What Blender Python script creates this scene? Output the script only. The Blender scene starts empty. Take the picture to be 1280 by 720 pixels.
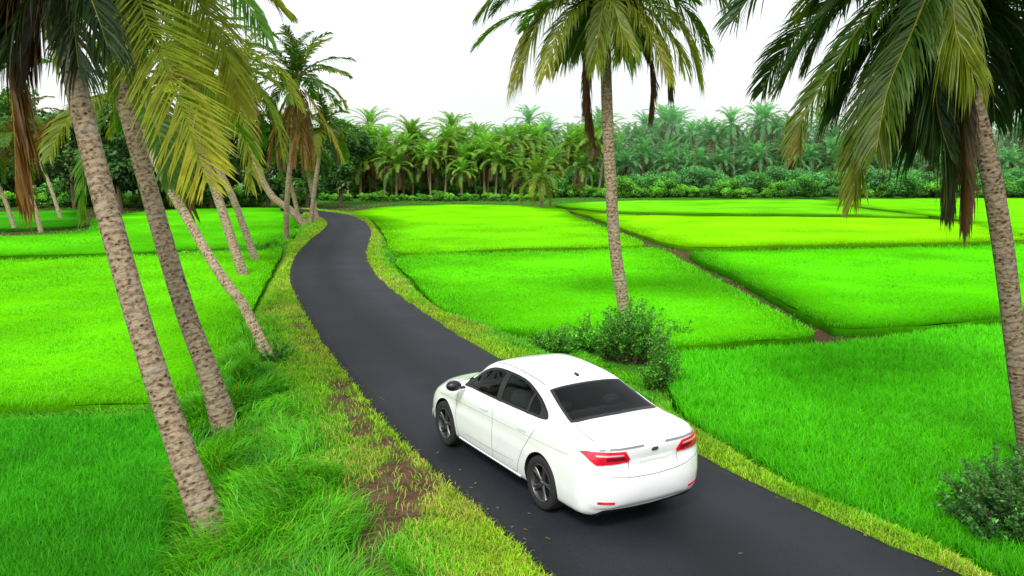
import bpy, math, random
import numpy as np
from mathutils import Vector, Matrix
from mathutils.bvhtree import BVHTree
from mathutils.geometry import delaunay_2d_cdt

rng = np.random.default_rng(11)
random.seed(5)
PI = math.pi
SC = bpy.context.scene
COL = SC.collection

# ------------------------------------------------------------------ camera
CH, CP, CF = 4.07, 0.1498, 1040.0
cam = bpy.data.objects.new('camera', bpy.data.cameras.new('camera'))
COL.objects.link(cam)
cam.location = (0, 0, CH)
cam.rotation_euler = (PI / 2 - CP, 0, 0)
cam.data.sensor_width = 36.0
cam.data.lens = 36.0 * CF / 1280.0
cam.data.clip_start = 0.05
cam.data.clip_end = 3000
SC.camera = cam
FW = np.array([0, math.cos(CP), -math.sin(CP)])
UP = np.array([0, math.sin(CP), math.cos(CP)])

def ray(px, py):
    return np.array([px - 640.0, 0, 0]) / CF * 1.0 + FW + UP * (360.0 - py) / CF

def at(px, py, z=0.0):
    """point of the horizontal plane z seen at a photo position"""
    d = ray(px, py)
    return np.array([0, 0, CH]) + d * ((z - CH) / d[2])

def at_depth(px, py, y):
    d = ray(px, py)
    return np.array([0, 0, CH]) + d * (y / d[1])

# ------------------------------------------------------------------ object helpers
def tag(o, label=None, cat=None, group=None, kind=None):
    if label: o['label'] = label
    if cat: o['category'] = cat
    if group: o['group'] = group
    if kind: o['kind'] = kind
    return o

def empty(name, loc, rz=0.0):
    o = bpy.data.objects.new(name, None)
    o.empty_display_size = 0.3
    COL.objects.link(o)
    o.location = Vector([float(c) for c in loc])
    o.rotation_euler = (0, 0, rz)
    return o

class Acc:
    """collects faces with a colour per vertex; build() links them as ONE mesh"""
    def __init__(s):
        s.v, s.f4, s.f3, s.c, s.n = [], [], [], [], 0
    def add(s, V, F4=None, F3=None, C=(1, 1, 1)):
        V = np.asarray(V, float).reshape(-1, 3)
        if F4 is not None and len(F4): s.f4.append(np.asarray(F4, int).reshape(-1, 4) + s.n)
        if F3 is not None and len(F3): s.f3.append(np.asarray(F3, int).reshape(-1, 3) + s.n)
        C = np.asarray(C, float)
        if C.ndim == 1: C = np.tile(C, (len(V), 1))
        s.v.append(V); s.c.append(C); s.n += len(V)
    def mesh(s, name):
        V = np.concatenate(s.v); C = np.concatenate(s.c)
        q = np.concatenate(s.f4) if s.f4 else np.zeros((0, 4), int)
        t = np.concatenate(s.f3) if s.f3 else np.zeros((0, 3), int)
        me = bpy.data.meshes.new(name)
        me.vertices.add(len(V)); me.vertices.foreach_set('co', V.ravel().astype(np.float32))
        loops = np.concatenate([q.ravel(), t.ravel()])
        me.loops.add(len(loops)); me.loops.foreach_set('vertex_index', loops.astype(np.int32))
        nq, nt = len(q), len(t)
        st = np.concatenate([np.arange(nq) * 4, nq * 4 + np.arange(nt) * 3])
        me.polygons.add(nq + nt)
        me.polygons.foreach_set('loop_start', st.astype(np.int32))
        me.polygons.foreach_set('loop_total', np.concatenate([np.full(nq, 4), np.full(nt, 3)]).astype(np.int32))
        a = me.attributes.new('tint', 'FLOAT_COLOR', 'POINT')
        a.data.foreach_set('color', np.concatenate([C, np.ones((len(C), 1))], 1).ravel().astype(np.float32))
        me.update(calc_edges=True)
        return me
    def build(s, name, mat, parent=None, smooth=True, origin=None):
        if origin is not None:
            s.v = [v - np.asarray(origin) for v in s.v]
        me = s.mesh(name)
        if mat: me.materials.append(mat)
        me.polygons.foreach_set('use_smooth', np.full(len(me.polygons), smooth))
        o = bpy.data.objects.new(name, me)
        COL.objects.link(o)
        if parent: o.parent = parent
        elif origin is not None: o.location = Vector([float(c) for c in origin])
        return o

def copy_thing(root, loc, rz=0, sc=1.0, label=None, group=None, tilt=(0, 0)):
    r = root.copy(); COL.objects.link(r)
    r.location = Vector([float(c) for c in loc]); r.rotation_euler = (tilt[0], tilt[1], rz); r.scale = (sc, sc, sc)
    if label: r['label'] = label
    if group: r['group'] = group
    for ch in list(root.children):
        c = ch.copy(); COL.objects.link(c); c.parent = r
    return r

# ------------------------------------------------------------------ materials
def newmat(name):
    m = bpy.data.materials.new(name); m.use_nodes = True
    nt = m.node_tree; nt.nodes.clear()
    out = nt.nodes.new('ShaderNodeOutputMaterial')
    return m, nt, out

def N(nt, t, **kw):
    n = nt.nodes.new(t)
    for k, v in kw.items():
        if hasattr(n, k): setattr(n, k, v)
        else: n.inputs[k].default_value = v
    return n

def ramp(nt, fac, stops):
    r = nt.nodes.new('ShaderNodeValToRGB')
    e = r.color_ramp.elements
    while len(e) > len(stops): e.remove(e[-1])
    while len(e) < len(stops): e.new(0.5)
    for i, (p, c) in enumerate(stops):
        e[i].position = p; e[i].color = (*c, 1) if len(c) == 3 else c
    nt.links.new(fac, r.inputs[0])
    return r.outputs[0]

def foliage(name, trans=0.35, gloss=0.06, rough=0.45, up=0.0, noise=0.25, nscale=6.0):
    m, nt, out = newmat(name); L = nt.links.new
    at_ = N(nt, 'ShaderNodeAttribute', attribute_name='tint')
    tc = N(nt, 'ShaderNodeNewGeometry')
    nz = N(nt, 'ShaderNodeTexNoise'); nz.inputs['Scale'].default_value = nscale; nz.inputs['Detail'].default_value = 3
    L(tc.outputs['Position'], nz.inputs['Vector'])
    mr = N(nt, 'ShaderNodeMapRange'); L(nz.outputs[0], mr.inputs[0])
    mr.inputs[1].default_value = 0.3; mr.inputs[2].default_value = 0.7
    mr.inputs[3].default_value = 1 - noise; mr.inputs[4].default_value = 1 + noise
    mx = N(nt, 'ShaderNodeVectorMath', operation='SCALE')
    L(at_.outputs['Color'], mx.inputs[0]); L(mr.outputs[0], mx.inputs['Scale'])
    dif = N(nt, 'ShaderNodeBsdfDiffuse'); tr = N(nt, 'ShaderNodeBsdfTranslucent')
    L(mx.outputs[0], dif.inputs[0])
    bri = N(nt, 'ShaderNodeVectorMath', operation='MULTIPLY'); L(mx.outputs[0], bri.inputs[0]); bri.inputs[1].default_value = (1.35, 1.2, 0.6)
    L(bri.outputs[0], tr.inputs[0])
    if up > 0:
        nm = N(nt, 'ShaderNodeVectorMath', operation='SCALE'); L(tc.outputs['Normal'], nm.inputs[0]); nm.inputs['Scale'].default_value = 1 - up
        ad = N(nt, 'ShaderNodeVectorMath', operation='ADD'); L(nm.outputs[0], ad.inputs[0]); ad.inputs[1].default_value = (0, 0, up)
        no = N(nt, 'ShaderNodeVectorMath', operation='NORMALIZE'); L(ad.outputs[0], no.inputs[0])
        L(no.outputs[0], dif.inputs['Normal'])
    ms = N(nt, 'ShaderNodeMixShader'); ms.inputs[0].default_value = trans
    L(dif.outputs[0], ms.inputs[1]); L(tr.outputs[0], ms.inputs[2])
    gl = N(nt, 'ShaderNodeBsdfGlossy'); gl.inputs['Roughness'].default_value = rough; gl.inputs[0].default_value = (0.9, 1, 0.9, 1)
    m2 = N(nt, 'ShaderNodeMixShader'); m2.inputs[0].default_value = gloss
    L(ms.outputs[0], m2.inputs[1]); L(gl.outputs[0], m2.inputs[2])
    L(m2.outputs[0], out.inputs[0])
    return m

def principled(name, col, rough=0.5, metal=0.0, spec=0.5, coat=0.0, noise=0.0, nscale=20, bump=0.0):
    m, nt, out = newmat(name); L = nt.links.new
    b = N(nt, 'ShaderNodeBsdfPrincipled')
    b.inputs['Base Color'].default_value = (*col, 1); b.inputs['Roughness'].default_value = rough
    b.inputs['Metallic'].default_value = metal; b.inputs['Specular IOR Level'].default_value = spec
    b.inputs['Coat Weight'].default_value = coat; b.inputs['Coat Roughness'].default_value = 0.03
    tc = N(nt, 'ShaderNodeTexCoord')
    nz = N(nt, 'ShaderNodeTexNoise'); nz.inputs['Scale'].default_value = nscale; nz.inputs['Detail'].default_value = 4
    L(tc.outputs['Object'], nz.inputs['Vector'])
    c = ramp(nt, nz.outputs[0], [(0.3, tuple(x * (1 - noise) for x in col)), (0.7, tuple(min(1, x * (1 + noise)) for x in col))])
    L(c, b.inputs['Base Color'])
    if bump:
        bp = N(nt, 'ShaderNodeBump'); bp.inputs['Strength'].default_value = bump; bp.inputs['Distance'].default_value = 0.01
        L(nz.outputs[0], bp.inputs['Height']); L(bp.outputs[0], b.inputs['Normal'])
    L(b.outputs[0], out.inputs[0])
    return m

M_LEAF = foliage('palm_leaf', trans=0.45, gloss=0.025, rough=0.45)
M_GRASS = foliage('grass_blade', trans=0.35, gloss=0.02, up=0.45, nscale=1.2, noise=0.22)
M_RICE = foliage('rice_blade', trans=0.35, gloss=0.015, up=0.5, nscale=0.5, noise=0.12)
M_BUSH = foliage('bush_leaf', trans=0.3, gloss=0.03, nscale=0.6, noise=.35)

def trunk_mat():
    m, nt, out = newmat('palm_bark'); L = nt.links.new
    at_ = N(nt, 'ShaderNodeAttribute', attribute_name='tint')   # r = around, g = metres along, b = shade
    sep = N(nt, 'ShaderNodeSeparateXYZ'); L(at_.outputs['Vector'], sep.inputs[0])
    cb = N(nt, 'ShaderNodeCombineXYZ')
    ang = N(nt, 'ShaderNodeMath', operation='MULTIPLY'); L(sep.outputs[0], ang.inputs[0]); ang.inputs[1].default_value = 2 * PI
    cs = N(nt, 'ShaderNodeMath', operation='COSINE'); L(ang.outputs[0], cs.inputs[0])
    sn = N(nt, 'ShaderNodeMath', operation='SINE'); L(ang.outputs[0], sn.inputs[0])
    L(cs.outputs[0], cb.inputs[0]); L(sn.outputs[0], cb.inputs[1])
    zz = N(nt, 'ShaderNodeMath', operation='MULTIPLY'); L(sep.outputs[1], zz.inputs[0]); zz.inputs[1].default_value = 11.0
    L(zz.outputs[0], cb.inputs[2])
    # lens shaped leaf scars
    vo = N(nt, 'ShaderNodeTexVoronoi'); vo.inputs['Scale'].default_value = 2.0; vo.inputs['Randomness'].default_value = 1.0
    L(cb.outputs[0], vo.inputs['Vector'])
    n1 = N(nt, 'ShaderNodeTexNoise'); n1.inputs['Scale'].default_value = 2.2; n1.inputs['Detail'].default_value = 6; n1.inputs['Roughness'].default_value = 0.7
    L(cb.outputs[0], n1.inputs['Vector'])
    ad = N(nt, 'ShaderNodeMath', operation='MULTIPLY_ADD'); L(n1.outputs[0], ad.inputs[0]); ad.inputs[1].default_value = 1.5; vs_ = N(nt, 'ShaderNodeMath', operation='MULTIPLY_ADD'); L(vo.outputs['Distance'], vs_.inputs[0]); vs_.inputs[1].default_value = 0.5; vs_.inputs[2].default_value = -0.24; L(vs_.outputs[0], ad.inputs[2])
    c1 = ramp(nt, ad.outputs[0], [(0.44, (0.035, 0.02, 0.012)), (0.56, (0.13, 0.078, 0.045)), (0.68, (0.31, 0.22, 0.135)), (0.9, (0.45, 0.35, 0.24))])
    # fine rings
    wv = N(nt, 'ShaderNodeMath', operation='SINE')
    zr = N(nt, 'ShaderNodeMath', operation='MULTIPLY_ADD'); L(sep.outputs[1], zr.inputs[0]); zr.inputs[1].default_value = 58.0
    n2 = N(nt, 'ShaderNodeTexNoise'); n2.inputs['Scale'].default_value = 1.2; L(cb.outputs[0], n2.inputs['Vector'])
    n2m = N(nt, 'ShaderNodeMath', operation='MULTIPLY'); L(n2.outputs[0], n2m.inputs[0]); n2m.inputs[1].default_value = 9
    L(n2m.outputs[0], zr.inputs[2]); L(zr.outputs[0], wv.inputs[0])
    rr = N(nt, 'ShaderNodeMapRange'); L(wv.outputs[0], rr.inputs[0]); rr.inputs[1].default_value = -1; rr.inputs[2].default_value = -0.2
    rr.inputs[3].default_value = 0.68; rr.inputs[4].default_value = 1.0
    # lichen patches
    n3 = N(nt, 'ShaderNodeTexNoise'); n3.inputs['Scale'].default_value = 0.6; n3.inputs['Detail'].default_value = 5; L(cb.outputs[0], n3.inputs['Vector'])
    lf = N(nt, 'ShaderNodeMapRange'); L(n3.outputs[0], lf.inputs[0]); lf.inputs[1].default_value = 0.52; lf.inputs[2].default_value = 0.66; lf.inputs[4].default_value = 0.5
    mx = N(nt, 'ShaderNodeMix', data_type='RGBA'); L(lf.outputs[0], mx.inputs[0]); L(c1, mx.inputs[6]); mx.inputs[7].default_value = (0.44, 0.38, 0.29, 1)
    s1 = N(nt, 'ShaderNodeVectorMath', operation='SCALE'); L(mx.outputs[2], s1.inputs[0]); L(rr.outputs[0], s1.inputs['Scale'])
    s2 = N(nt, 'ShaderNodeVectorMath', operation='SCALE'); L(s1.outputs[0], s2.inputs[0]); L(sep.outputs[2], s2.inputs['Scale'])
    b = N(nt, 'ShaderNodeBsdfPrincipled'); b.inputs['Roughness'].default_value = 0.85; b.inputs['Specular IOR Level'].default_value = 0.2
    L(s2.outputs[0], b.inputs['Base Color'])
    bp = N(nt, 'ShaderNodeBump'); bp.inputs['Strength'].default_value = 0.8; bp.inputs['Distance'].default_value = 0.02
    ha = N(nt, 'ShaderNodeMath', operation='ADD'); L(ad.outputs[0], ha.inputs[0]); L(rr.outputs[0], ha.inputs[1])
    L(ha.outputs[0], bp.inputs['Height']); L(bp.outputs[0], b.inputs['Normal'])
    L(b.outputs[0], out.inputs[0])
    return m
M_TRUNK = trunk_mat()
M_WOOD = principled('bush_wood', (0.10, 0.07, 0.045), 0.9, noise=0.4, nscale=8)
M_NUT = principled('coconut_husk', (0.16, 0.17, 0.03), 0.6, noise=0.5, nscale=5)
M_FIBRE = principled('palm_fibre', (0.10, 0.055, 0.025), 0.95, noise=0.5, nscale=30, bump=0.6)

# ------------------------------------------------------------------ world and sun
SUN_EL, SUN_AZ = math.radians(47), math.radians(198)      # azimuth measured clockwise from +Y: behind the camera, to its left
w = bpy.data.worlds.new('World'); SC.world = w; w.use_nodes = True
nt = w.node_tree; nt.nodes.clear(); L = nt.links.new
wo = nt.nodes.new('ShaderNodeOutputWorld')
sky = N(nt, 'ShaderNodeTexSky', sky_type='NISHITA'); sky.sun_disc = False
sky.sun_elevation = SUN_EL; sky.sun_rotation = SUN_AZ; sky.dust_density = 4.0; sky.air_density = 1.0
b1 = N(nt, 'ShaderNodeBackground'); b1.inputs['Strength'].default_value = 0.05; L(sky.outputs[0], b1.inputs[0])
# overcast veil in front of the blue: near white with very soft cloud variation
tc = N(nt, 'ShaderNodeTexCoord'); nz = N(nt, 'ShaderNodeTexNoise'); nz.inputs['Scale'].default_value = 2.2; nz.inputs['Detail'].default_value = 5
mp = N(nt, 'ShaderNodeMapping'); mp.inputs['Scale'].default_value = (1, 1, 3.0); L(tc.outputs['Generated'], mp.inputs[0]); L(mp.outputs[0], nz.inputs['Vector'])
cc = ramp(nt, nz.outputs[0], [(0.35, (0.86, 0.88, 0.87)), (0.65, (1.0, 1.0, 0.985))])
b2 = N(nt, 'ShaderNodeBackground'); b2.inputs['Strength'].default_value = 1.02; L(cc, b2.inputs[0])
ads = N(nt, 'ShaderNodeAddShader'); L(b1.outputs[0], ads.inputs[0]); L(b2.outputs[0], ads.inputs[1]); L(ads.outputs[0], wo.inputs[0])

sd = bpy.data.lights.new('sun', 'SUN'); sd.energy = 2.5; sd.angle = math.radians(17); sd.color = (1.0, 0.985, 0.95)
so = bpy.data.objects.new('sun', sd); COL.objects.link(so); so.location = (0, 0, 40)
dirv = Vector((math.sin(SUN_AZ) * math.cos(SUN_EL), math.cos(SUN_AZ) * math.cos(SUN_EL), math.sin(SUN_EL)))
so.rotation_euler = dirv.to_track_quat('Z', 'Y').to_euler()

# ------------------------------------------------------------------ plan of the place
def spline(P, n_per=8, closed=False):
    P = np.asarray(P, float); n = len(P); out = []
    rngi = range(n if closed else n - 1)
    for i in rngi:
        if closed: p0, p1, p2, p3 = P[(i - 1) % n], P[i], P[(i + 1) % n], P[(i + 2) % n]
        else: p0, p1, p2, p3 = P[max(i - 1, 0)], P[i], P[i + 1], P[min(i + 2, n - 1)]
        for k in range(n_per):
            t = k / n_per
            out.append(0.5 * ((2 * p1) + (-p0 + p2) * t + (2 * p0 - 5 * p1 + 4 * p2 - p3) * t * t + (-p0 + 3 * p1 - 3 * p2 + p3) * t ** 3))
    if not closed: out.append(P[-1])
    return np.array(out)

def resample(P, n):
    P = np.asarray(P, float); d = np.concatenate([[0], np.cumsum(np.linalg.norm(np.diff(P, axis=0), axis=1))])
    s = np.linspace(0, d[-1], n)
    return np.stack([np.interp(s, d, P[:, k]) for k in range(P.shape[1])], 1)

edgeL = [(1010, 1150), (830, 890), (700, 735), (612, 648), (548, 592), (490, 537), (440, 476), (402, 425), (375, 380), (362, 348), (368, 322), (386, 301), (404, 287), (409, 278), (398, 270), (380, 265), (350, 261)]
edgeR = [(2400, 1150), (1560, 890), (1195, 716), (1065, 661), (962, 612), (880, 572), (790, 527), (700, 483), (617, 444), (560, 411), (505, 373), (470, 343), (458, 318), (462, 300), (464, 288), (455, 277), (436, 269), (405, 264), (355, 259.5)]
EL = resample(spline([at(*p)[:2] for p in edgeL]), 260)
ER = resample(spline([at(*p)[:2] for p in edgeR]), 260)

def dist_poly(X, Y, P):
    """distance from points to a polyline"""
    best = np.full(X.shape, 1e9)
    for i in range(len(P) - 1):
        ax, ay = P[i]; bx, by = P[i + 1]
        dx, dy = bx - ax, by - ay
        t = np.clip(((X - ax) * dx + (Y - ay) * dy) / (dx * dx + dy * dy + 1e-12), 0, 1)
        best = np.minimum(best, (X - ax - t * dx) ** 2 + (Y - ay - t * dy) ** 2)
    return np.sqrt(best)

def in_poly(X, Y, P):
    c = np.zeros(X.shape, bool); n = len(P); j = n - 1
    for i in range(n):
        xi, yi = P[i]; xj, yj = P[j]
        if yi != yj:
            c ^= ((yi > Y) != (yj > Y)) & (X < (xj - xi) * (Y - yi) / (yj - yi) + xi)
        j = i
    return c
ROAD = np.concatenate([EL, ER[::-1]])
EL5, ER5 = EL[::3], ER[::3]

def vnoise(X, Y, s, seed=0):
    X = X * s + seed * 17.13; Y = Y * s + seed * 7.7
    xi, yi = np.floor(X), np.floor(Y); fx, fy = X - xi, Y - yi
    fx = fx * fx * (3 - 2 * fx); fy = fy * fy * (3 - 2 * fy)
    def h(a, b):
        v = np.sin(a * 127.1 + b * 311.7 + seed * 3.1) * 43758.5453
        return v - np.floor(v)
    return (h(xi, yi) * (1 - fx) + h(xi + 1, yi) * fx) * (1 - fy) + (h(xi, yi + 1) * (1 - fx) + h(xi + 1, yi + 1) * fx) * fy

def road_dist(X, Y):
    """distance outside the road (0 on it) and side: -1 left bank, +1 right bank"""
    dl, dr = dist_poly(X, Y, EL5), dist_poly(X, Y, ER5)
    ins = in_poly(X, Y, ROAD)
    d = np.where(ins, 0, np.minimum(dl, dr))
    return d, np.where(dl < dr, -1, 1), ins

FIELD_Z = -0.45
CAN_Z = FIELD_Z + 0.27
PLOTS = {   # photo positions of the crop edges, on the crop's top
 'A': [(1700, 372), (1290, 403), (1160, 415), (1060, 428), (940, 436), (838, 443), (836, 470), (852, 512), (905, 548), (1000, 606), (1100, 650), (1210, 696), (1330, 760), (1700, 900), (2100, 900)],
 'B': [(500, 321), (610, 315), (720, 313), (815, 309), (855, 326), (896, 348), (955, 380), (1012, 409), (1005, 419), (930, 424), (840, 430), (740, 424), (655, 413), (590, 402), (545, 378), (516, 348)],
 'C': [(442, 264), (500, 257), (600, 255), (694, 259), (716, 268), (760, 285), (806, 304), (760, 308), (640, 310), (502, 315), (482, 295), (466, 275)],
 'D': [(862, 314), (960, 311), (1100, 308), (1290, 303), (1700, 290), (1700, 364), (1290, 393), (1170, 404), (1060, 409), (1030, 402), (985, 380), (920, 345)],
 'E': [(716, 262), (800, 268), (1000, 270), (1180, 274), (1290, 296), (1290, 299), (1100, 303), (960, 306), (862, 308), (800, 292), (745, 272)],
 'F': [(700, 254), (800, 250), (1020, 249), (1080, 260), (1160, 270), (1000, 267), (800, 265), (716, 259)],
 'G': [(1034, 249), (1290, 247), (1800, 246), (1800, 300), (1300, 293), (1200, 274), (1110, 262)],
 'H': [(-500, 332), (0, 324), (120, 320), (240, 316), (330, 312), (352, 309), (345, 330), (332, 352), (318, 378), (300, 410), (288, 440), (262, 468), (246, 484), (228, 498), (120, 503), (0, 506), (-500, 512)],
 'I': [(-700, 548), (0, 528), (130, 525), (205, 522), (212, 560), (206, 620), (200, 680), (185, 740), (140, 900), (-900, 900)],
 'J': [(-500, 300), (60, 292), (120, 272), (200, 262), (300, 259), (352, 258), (372, 266), (372, 285), (362, 300), (345, 306), (240, 311), (100, 317), (-500, 327)],
 'K': [(-500, 268), (20, 263), (90, 260), (100, 272), (50, 284), (-500, 292)],
}
PW = {k: np.array([at(x, y, CAN_Z)[:2] for x, y in q]) for k, q in PLOTS.items()}
ALLP = {k: spline(PW[k], 4, True) for k in PLOTS}
def field_dist(X, Y):
    """distance to the nearest rice plot, 0 inside one"""
    best = np.full(X.shape, 9.0)
    for k, P in ALLP.items():
        m = (X > P[:, 0].min() - 1.5) & (X < P[:, 0].max() + 1.5) & (Y > P[:, 1].min() - 1.5) & (Y < P[:, 1].max() + 1.5)
        if not m.any(): continue
        d = dist_poly(X[m], Y[m], np.vstack([P, P[:1]])); d[in_poly(X[m], Y[m], P)] = 0
        best[m] = np.minimum(best[m], d)
    return best

def height(X, Y, full=False):
    X = np.asarray(X, float); Y = np.asarray(Y, float)
    d, side, ins = road_dist(X, Y)
    ds, _, _ = d, 0, 0
    zl = np.interp(d, [0, 0.15, 0.9, 1.7, 3.0, 4.2], [-0.03, 0.0, 0.03, -0.05, -0.30, FIELD_Z])
    zr = np.interp(d, [0, 0.15, 0.6, 1.0, 1.7], [-0.03, 0.0, 0.0, -0.08, FIELD_Z])
    z = np.where(side < 0, zl, zr) + 0.05 * (vnoise(X, Y, 1.3, 3) - 0.5) * np.clip(d * 2, 0, 1)
    fd = np.clip(field_dist(X, Y) / 0.55, 0, 1); fd = fd * fd * (3 - 2 * fd)
    z = np.where(ins, -0.05, FIELD_Z + (z - FIELD_Z) * fd)
    if full: return z, d, side, ins
    return z

def on_ground(px, py):
    z = -0.2
    for _ in range(8):
        p = at(px, py, z); z = float(height(p[0:1], p[1:2])[0])
    return np.array([p[0], p[1], z])

DIRT_ = 0
DIRT = [np.array([at(*p, -0.02)[:2] for p in q]) for q in (
    [(484, 548), (556, 606), (530, 640), (500, 676), (500, 740), (420, 740), (414, 668), (440, 625), (470, 590)],
    [(418, 470), (448, 488), (492, 548), (476, 574), (436, 552), (408, 510)],
    [(372, 392), (392, 420), (405, 450), (388, 440), (366, 405)])]

for px, py, r_ in ((268, 660, .50), (284, 535, .42)):
    g_ = on_ground(px, py); a_ = np.linspace(0, 2 * PI, 13)[:-1]
    DIRT.append(np.column_stack([g_[0] + r_ * np.cos(a_), g_[1] - .22 + r_ * np.sin(a_)]))
# ------------------------------------------------------------------ ground
def ground():
    nx, ny = 330, 460
    u = np.linspace(-1, 1, nx); x = 420 * np.sinh(6.2 * u) / np.sinh(6.2)
    v = np.linspace(-0.72, 1, ny); y = 9 + 900 * np.sinh(6.6 * v) / np.sinh(6.6)
    X, Y = np.meshgrid(x, y); Xf, Yf = X.ravel(), Y.ravel()
    Z, d, side, ins = height(Xf, Yf, True)
    g = vnoise(Xf, Yf, 0.9, 1) * 0.6 + vnoise(Xf, Yf, 3.1, 2) * 0.4
    soil = np.array([0.15, 0.085, 0.045]); green = np.array([0.05, 0.22, 0.012]); straw = np.array([0.26, 0.24, 0.05])
    C = soil + (green - soil) * np.clip((g * 2.6 - 0.5) + 0.5 * (d < 5) - 0.55 * (d > 6), 0, 1)[:, None]
    C = C * np.where(d > 6, .62, 1)[:, None]
    C = C + (np.array([0.05, 0.20, 0.015]) - C) * np.clip((Yf - 85) / 12, 0, .9)[:, None]
    edge = np.clip(1 - d / 1.1, 0, 1) * np.clip(d * 10, 0, 1)
    C = C + (straw - C) * (edge * 0.7 * np.clip(g * 2 - .3, 0, 1))[:, None]
    for q in DIRT:
        dd = dist_poly(Xf, Yf, np.vstack([q, q[:1]])); dd = np.where(in_poly(Xf, Yf, q), -dd, dd) + (vnoise(Xf, Yf, 4, 71) - .5) * .5
        m = np.clip(0.5 - dd / 0.35, 0, 1)[:, None]
        C = C * (1 - m) + m * np.array([0.125, 0.072, 0.043]) * (0.6 + 0.8 * vnoise(Xf, Yf, 6, 4))[:, None]
    a = Acc()
    i = np.arange(nx * ny).reshape(ny, nx)
    F = np.stack([i[:-1, :-1], i[:-1, 1:], i[1:, 1:], i[1:, :-1]], -1).reshape(-1, 4)
    a.add(np.stack([Xf, Yf, Z], 1), F, None, C)
    m, nt, out = newmat('earth'); L = nt.links.new
    at_ = N(nt, 'ShaderNodeAttribute', attribute_name='tint'); ge = N(nt, 'ShaderNodeNewGeometry')
    nz = N(nt, 'ShaderNodeTexNoise'); nz.inputs['Scale'].default_value = 14; nz.inputs['Detail'].default_value = 8; nz.inputs['Roughness'].default_value = 0.7
    L(ge.outputs['Position'], nz.inputs['Vector'])
    mr = N(nt, 'ShaderNodeMapRange'); L(nz.outputs[0], mr.inputs[0]); mr.inputs[1].default_value = 0.3; mr.inputs[2].default_value = 0.7; mr.inputs[3].default_value = 0.45; mr.inputs[4].default_value = 1.5
    s = N(nt, 'ShaderNodeVectorMath', operation='SCALE'); L(at_.outputs['Color'], s.inputs[0]); L(mr.outputs[0], s.inputs['Scale'])
    b = N(nt, 'ShaderNodeBsdfPrincipled'); b.inputs['Roughness'].default_value = 0.95; b.inputs['Specular IOR Level'].default_value = 0.1
    L(s.outputs[0], b.inputs['Base Color'])
    bp = N(nt, 'ShaderNodeBump'); bp.inputs['Distance'].default_value = 0.05; bp.inputs['Strength'].default_value = 0.9
    L(nz.outputs[0], bp.inputs['Height']); L(bp.outputs[0], b.inputs['Normal']); L(b.outputs[0], out.inputs[0])
    o = a.build('ground', m)
    tag(o, 'brown and green earth of the banks and bunds around the paddies', 'ground', kind='structure')
ground()

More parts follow.
